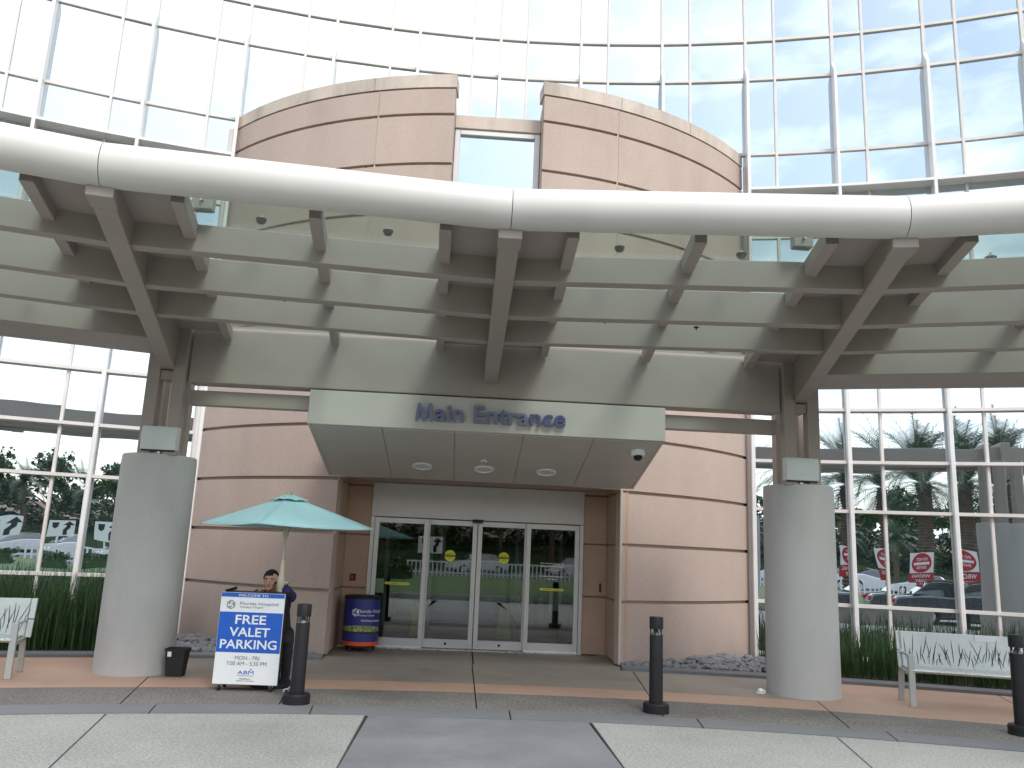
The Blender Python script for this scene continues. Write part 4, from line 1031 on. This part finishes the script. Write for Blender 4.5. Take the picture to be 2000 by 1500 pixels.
# ================================================================== ACROSS THE DRIVE (seen mirrored in the glass)
def palm(x, y, h, tr, cr, label, nf=46, seed=1):
    o = thing('palm_tree', label, 'palm', (x,y,.0), 0, 'palms across the drive')
    rp_ = random.Random(seed); prof = []
    nb = int(h/.11)
    for i in range(nb):
        z = h*i/nb; b = tr*(1.25 if i < 2 else 1.0)*(1-.12*i/nb); prof += [(b*.86, z),(b*1.08, z+.07)]
    MB().lathe(prof, (x,y,-.12), 14).build('trunk', M_trunk, o)
    mb = MB()
    for k in range(nf):
        az = 2.399*k+rp_.uniform(-.2,.2); el = R_(rp_.uniform(-25,82)); ln = cr*rp_.uniform(.85,1.1)
        d = Vector((math.cos(az)*math.cos(el), math.sin(az)*math.cos(el), math.sin(el))); p = Vector((x,y,h-.1)); pts = [p.copy()]
        for i in range(12):
            p = p+d*ln/12; d = (d+Vector((0,0,-.085-.03*i*.3))).normalized(); pts.append(p.copy())
        for i in range(1, 13):
            t = (pts[i]-pts[i-1]).normalized(); sd = t.cross(Vector((0,0,1)))
            sd = sd.normalized() if sd.length > .01 else Vector((1,0,0)); up = sd.cross(t)
            mb.add([pts[i-1]-sd*.015,pts[i-1]+sd*.015,pts[i]+sd*.012,pts[i]-sd*.012],[(0,1,2,3)])
            ll = cr*.24*math.sin(math.pi*min(1,(i+1.5)/14.0))**.7
            for f in (0,.33,.66):
                b = pts[i-1].lerp(pts[i], f)
                for s in (-1,1):
                    tip = b+(sd*s*.8+t*.75+up*rp_.uniform(.05,.4)-Vector((0,0,.22))).normalized()*ll*rp_.uniform(.85,1.1)
                    mb.add([b-t*.022, b+t*.022, tip],[(0,1,2)])
    mb.build('crown', M_palm, o)
palm(5.3,-18.2,4.8,.32,3.1,'tall date palm with rough trunk mirrored in the glass right of the column',60,3)
for i, (x, y, h, cr) in enumerate(((3.2,-60,5.4,2.6),(-1.8,-56,4.2,2.4),(7.5,-57,5.0,2.6),(-9,-59,5.2,2.7),(13,-61,4.6,2.5))):
    palm(x, y, h, .24, cr, ('date palm farthest back behind the road','short bushy palm behind the white fence','palm beside the stucco house mirrored left','palm left of the stucco house','palm right of the stucco house')[i], 34, 10+i)
def tree_mesh(seed, h, rx):
    rt = random.Random(seed); tr = MB()
    tr.tube([(0,0,0),(.1,.05,h*.25),(.0,.0,h*.45),(.1,.1,h*.7)], [.28,.22,.17,.06], 8)
    for k in range(7):
        a = rt.uniform(0,6.28); z = h*rt.uniform(.3,.55); q = Vector((math.cos(a)*rx*.7, math.sin(a)*rx*.7, z+h*.22))
        tr.tube([(0,0,z),(q.x*.5,q.y*.5,z+h*.14),tuple(q)], [.11,.07,.03], 6)
    cr = MB(); cl_ = []
    for k in range(30):
        a = rt.uniform(0,6.28); u = rt.random()**.5; z = rt.uniform(.34,.97)
        wdt = rx*math.sin(math.pi*min(1,max(.08,(z-.22)/.82)))**.6
        cl_.append((Vector((math.cos(a)*u*wdt, math.sin(a)*u*wdt, z*h)), rt.uniform(.5,1.0)*rx*.36))
    for c, r in cl_:
        for k in range(95):
            d = Vector((rt.gauss(0,1),rt.gauss(0,1),rt.gauss(0,.75))).normalized()*r*rt.random()**.4
            p = c+d; n_ = Vector((rt.gauss(0,1),rt.gauss(0,1),rt.gauss(.5,1))).normalized(); a_ = n_.orthogonal().normalized(); b_ = n_.cross(a_); s = rt.uniform(.16,.34)
            cr.add([p-a_*s-b_*s*.5, p+a_*s*.2-b_*s*.7, p+a_*s+b_*s*.3, p-a_*s*.2+b_*s*.7],[(0,1,2,3)])
    return tr, cr
protos = []
for sd in range(3):
    tr, cr = tree_mesh(40+sd, (9.5,11,8.5)[sd], (4.0,4.4,4.2)[sd])
    to = tr.build('trunk', M_bark); co = cr.build('crown', M_leaf)
    protos.append((to.data, co.data)); bpy.data.objects.remove(to); bpy.data.objects.remove(co)
TL = [(-46,-66),(-38,-74),(-30,-67),(-23,-76),(-15,-72),(-6,-78),(3,-80),(11,-74),(19,-68),(27,-76),(34,-66),(43,-72),(-31,-42),(34,-40),(-44,-30),(45,-28),(-9.5,-62.5),(-3.5,-64),(.6,-62),(6.0,-63.5),(10.5,-62)]
TW = ['far left end of the tree line','left of the tree line, set back','left half of the tree line, forward','left half of the tree line, rear','behind the left end of the house','rear row behind the house','rear row right of the house centre','behind the right end of the house','forward right of the house','right half of the tree line, rear','right half of the tree line, forward','far right end of the tree line','left verge of the road','right verge of the road','west side of the drive','east side of the drive','before the left end of the house','before the left windows of the house','before the middle of the house','before the right windows of the house','before the right end of the house']
for i, ((x, y), wtx) in enumerate(zip(TL, TW)):
    t = thing('broadleaf_tree', 'green broadleaf tree across the drive, '+wtx, 'tree', (x,y,-.14), i*1.3, 'trees across the drive')
    t.scale = (1,1,1) if i < 16 else (.8,.8,.66)
    a, b = protos[i % 3]
    link('trunk', a, None, t, True); link('crown', b, None, t, True)
# hedge on the island and along the road
def hedge(x0, x1, y0, y1, h, n, label):
    mb = MB()
    for k in range(n):
        p = Vector((rr.uniform(x0,x1), rr.uniform(y0,y1), rr.uniform(.1,h)))
        if rr.random() < .5: p.z = h*rr.uniform(.75,1.06)
        n_ = Vector((rr.gauss(0,1),rr.gauss(0,1),rr.gauss(.4,1))).normalized(); a_ = n_.orthogonal().normalized(); b_ = n_.cross(a_); s = rr.uniform(.05,.11)
        mb.add([p-a_*s, p-b_*s*.6, p+a_*s, p+b_*s*.6],[(0,1,2,3)])
    mb.box(x0+.2,x1-.2,y0+.2,y1-.2,-.1,h*.75)
    stuff(mb.build('hedge', M_leaf), label, 'hedge')
hedge(-9.0,-2.6,-27.5,-26.0,.75,3800,'low clipped hedge on the island lawn to the left')
hedge(-26,-4,-38.6,-37.2,1.0,6000,'long hedge along the near side of the road, left')
hedge(-16,17,-60.6,-59.4,1.9,9000,'tall dark shrub row in front of the house')
hedge(12,30,-38.6,-37.2,1.0,5000,'long hedge along the near side of the road, right')
# white picket fence behind the island
fn = thing('picket_fence', 'low white fence behind the island mirrored in the right glass', 'fence', (3.0,-34.6,-.12))
for z in (.25,.85): MB().box(-3.4,11.0,-34.62,-34.58,z,z+.08).build('rail', M_white, fn)
pk = MB().box(-.04,.04,-.012,.012,0,1.0).build('picket', M_white); pkm = pk.data; bpy.data.objects.remove(pk)
for k in range(60):
    o = link('picket', pkm, None, fn); o.location = (-3.3+k*.242,-34.56,-.10)
# do-not-enter sign
dn = thing('road_sign', 'do not enter and wrong way sign mirrored in the glass above the right bench', 'sign', (5.42,-16.25,.1))
MB().box(5.39,5.45,-16.29,-16.25,-.1,2.3).build('post', M_white, dn)
pb = MB().box(5.04,5.80,-16.245,-16.235,1.62,2.28).build('sign_plate', M_white, dn)
disc(5.42,-16.231,1.95,.32,36).build('red_disc', M_signred, pb, local=True)
MB().box(5.17,5.67,-16.2305,-16.229,1.91,1.99).build('white_bar', M_white, pb, local=True)
F = lambda x, z: upright(x,-16.229,z,math.pi)
text_obj('lettering','DO NOT',M_white,F(5.42,2.08),width=.36,height=.09,bold=.015,parent=pb,local=True); text_obj('lettering','ENTER',M_white,F(5.42,1.82),width=.32,height=.09,bold=.015,parent=pb,local=True)
wp = MB().box(5.02,5.82,-16.245,-16.235,1.20,1.60).build('wrong_way_plate', M_signred, dn)
text_obj('lettering','WRONG',M_white,F(5.42,1.49),width=.6,height=.13,bold=.015,parent=wp,local=True); text_obj('lettering','WAY',M_white,F(5.42,1.29),width=.38,height=.13,bold=.015,parent=wp,local=True)
# lane arrow sign
ar = thing('lane_sign', 'white lane sign with curved black arrow mirrored in the left glass', 'sign', (-2.1,-34.2,-.12))
MB().box(-2.16,-2.04,-34.26,-34.2,-.12,1.5).build('post', M_white, ar)
pa = MB().box(-2.75,-1.35,-34.2,-34.18,1.35,2.3).build('sign_plate', M_white, ar)
xa = lambda u, v: (-2.05-u, -34.175, 1.82+v)
MB().add([xa(-.38,-.4),xa(-.18,-.4),xa(-.16,-.1),xa(-.30,.08),xa(-.30,.18),xa(-.12,.18),xa(-.42,.42),xa(-.70,.18),xa(-.50,.18),xa(-.50,.02),xa(-.36,-.14)],[tuple(range(11))]).build('arrow', M_rubber, pa, local=True)
MB().add([xa(.10,.35),xa(.52,.35),xa(.48,.08),xa(.31,-.02),xa(.14,.08)],[(0,1,2,3,4)]).build('arrow', M_rubber, pa, local=True)
# stucco house behind the road
hs = thing('stucco_house', 'low pinkish stucco building behind the road and palms', 'building', (0,-68,-.14))
MB().box(-14,15,-72,-66,-.14,2.9).build('wall', M_houswall, hs)
rf = MB().hexa([(-15,-73,2.9),(16,-73,2.9),(16,-65,2.9),(-15,-65,2.9),(-12,-69.5,4.2),(13,-69.5,4.2),(13,-68.5,4.2),(-12,-68.5,4.2)]).build('roof', M_roof, hs)
for k in range(6):
    x = -12+k*4.6
    wi = MB().box(x,x+1.9,-65.98,-65.94,.8,2.3).build('window', M_white, hs); MB().box(x+.12,x+1.78,-65.935,-65.92,.92,2.18).build('pane', M_wglass, wi, local=True)
# cars
def car(x, y, rz, m, label):
    o = thing('parked_car', label, 'car', (x,y,-.10), rz, 'cars across the drive')
    def shell(prof, wlo, whi, zsplit):
        n = len(prof); vs = []
        for s in (-1,1):
            for (u, z) in prof:
                wv = wlo if z < zsplit else wlo+(whi-wlo)*min(1,(z-zsplit)/.5); vs.append((u, s*wv, z))
        return MB().add(vs, [tuple(range(n-1,-1,-1)), tuple(range(n,2*n))]+[(i,(i+1)%n,n+(i+1)%n,n+i) for i in range(n)])
    low = [(-2.25,.35),(-2.3,.62),(-2.2,.92),(-1.2,1.0),(1.0,.98),(1.9,.84),(2.25,.62),(2.22,.32),(1.75,.24),(-1.8,.24)]
    shell(low, .88, .88, 2).build('body', m, o, bevel=.05, smooth=True, local=True)
    shell([(-1.75,.98),(-1.2,1.40),(-.2,1.47),(.45,1.38),(1.25,.97)], .84, .66, .98).build('cabin', M_wglass, o, bevel=.03, local=True)
    shell([(-1.25,1.405),(-.2,1.475),(.42,1.395),(.40,1.425),(-.2,1.50),(-1.25,1.435)], .66, .66, 2).build('roof', m, o, local=True)
    for u in (-1.4,1.4):
        for s in (-1,1):
            wh = MB().cyl((u,s*.70,.32),(u,s*.89,.32),.32,n=22).build('wheel', M_tyre, o, smooth=True, local=True)
            MB().cyl((u,s*.885,.32),(u,s*.90,.32),.20,n=14).build('rim', M_steel, wh, local=True)
    for s in (-1,1):
        MB().box(2.16,2.26,s*.62-.16,s*.62+.16,.62,.74).build('headlight', M_offw, o, bevel=.02, local=True)
        MB().box(-2.31,-2.22,s*.66-.14,s*.66+.14,.74,.88).build('tail_light', M_red, o, bevel=.02, local=True)
car(1.0,-49,R_(160),M_carw,'white sedan on the road mirrored in the left glass')
car(8.5,-45.5,R_(8),M_carw,'white sedan on the road mirrored in the door glass')
car(7.2,-13.4,R_(-14),M_cars,'dark car waiting on the drive right of the camera')
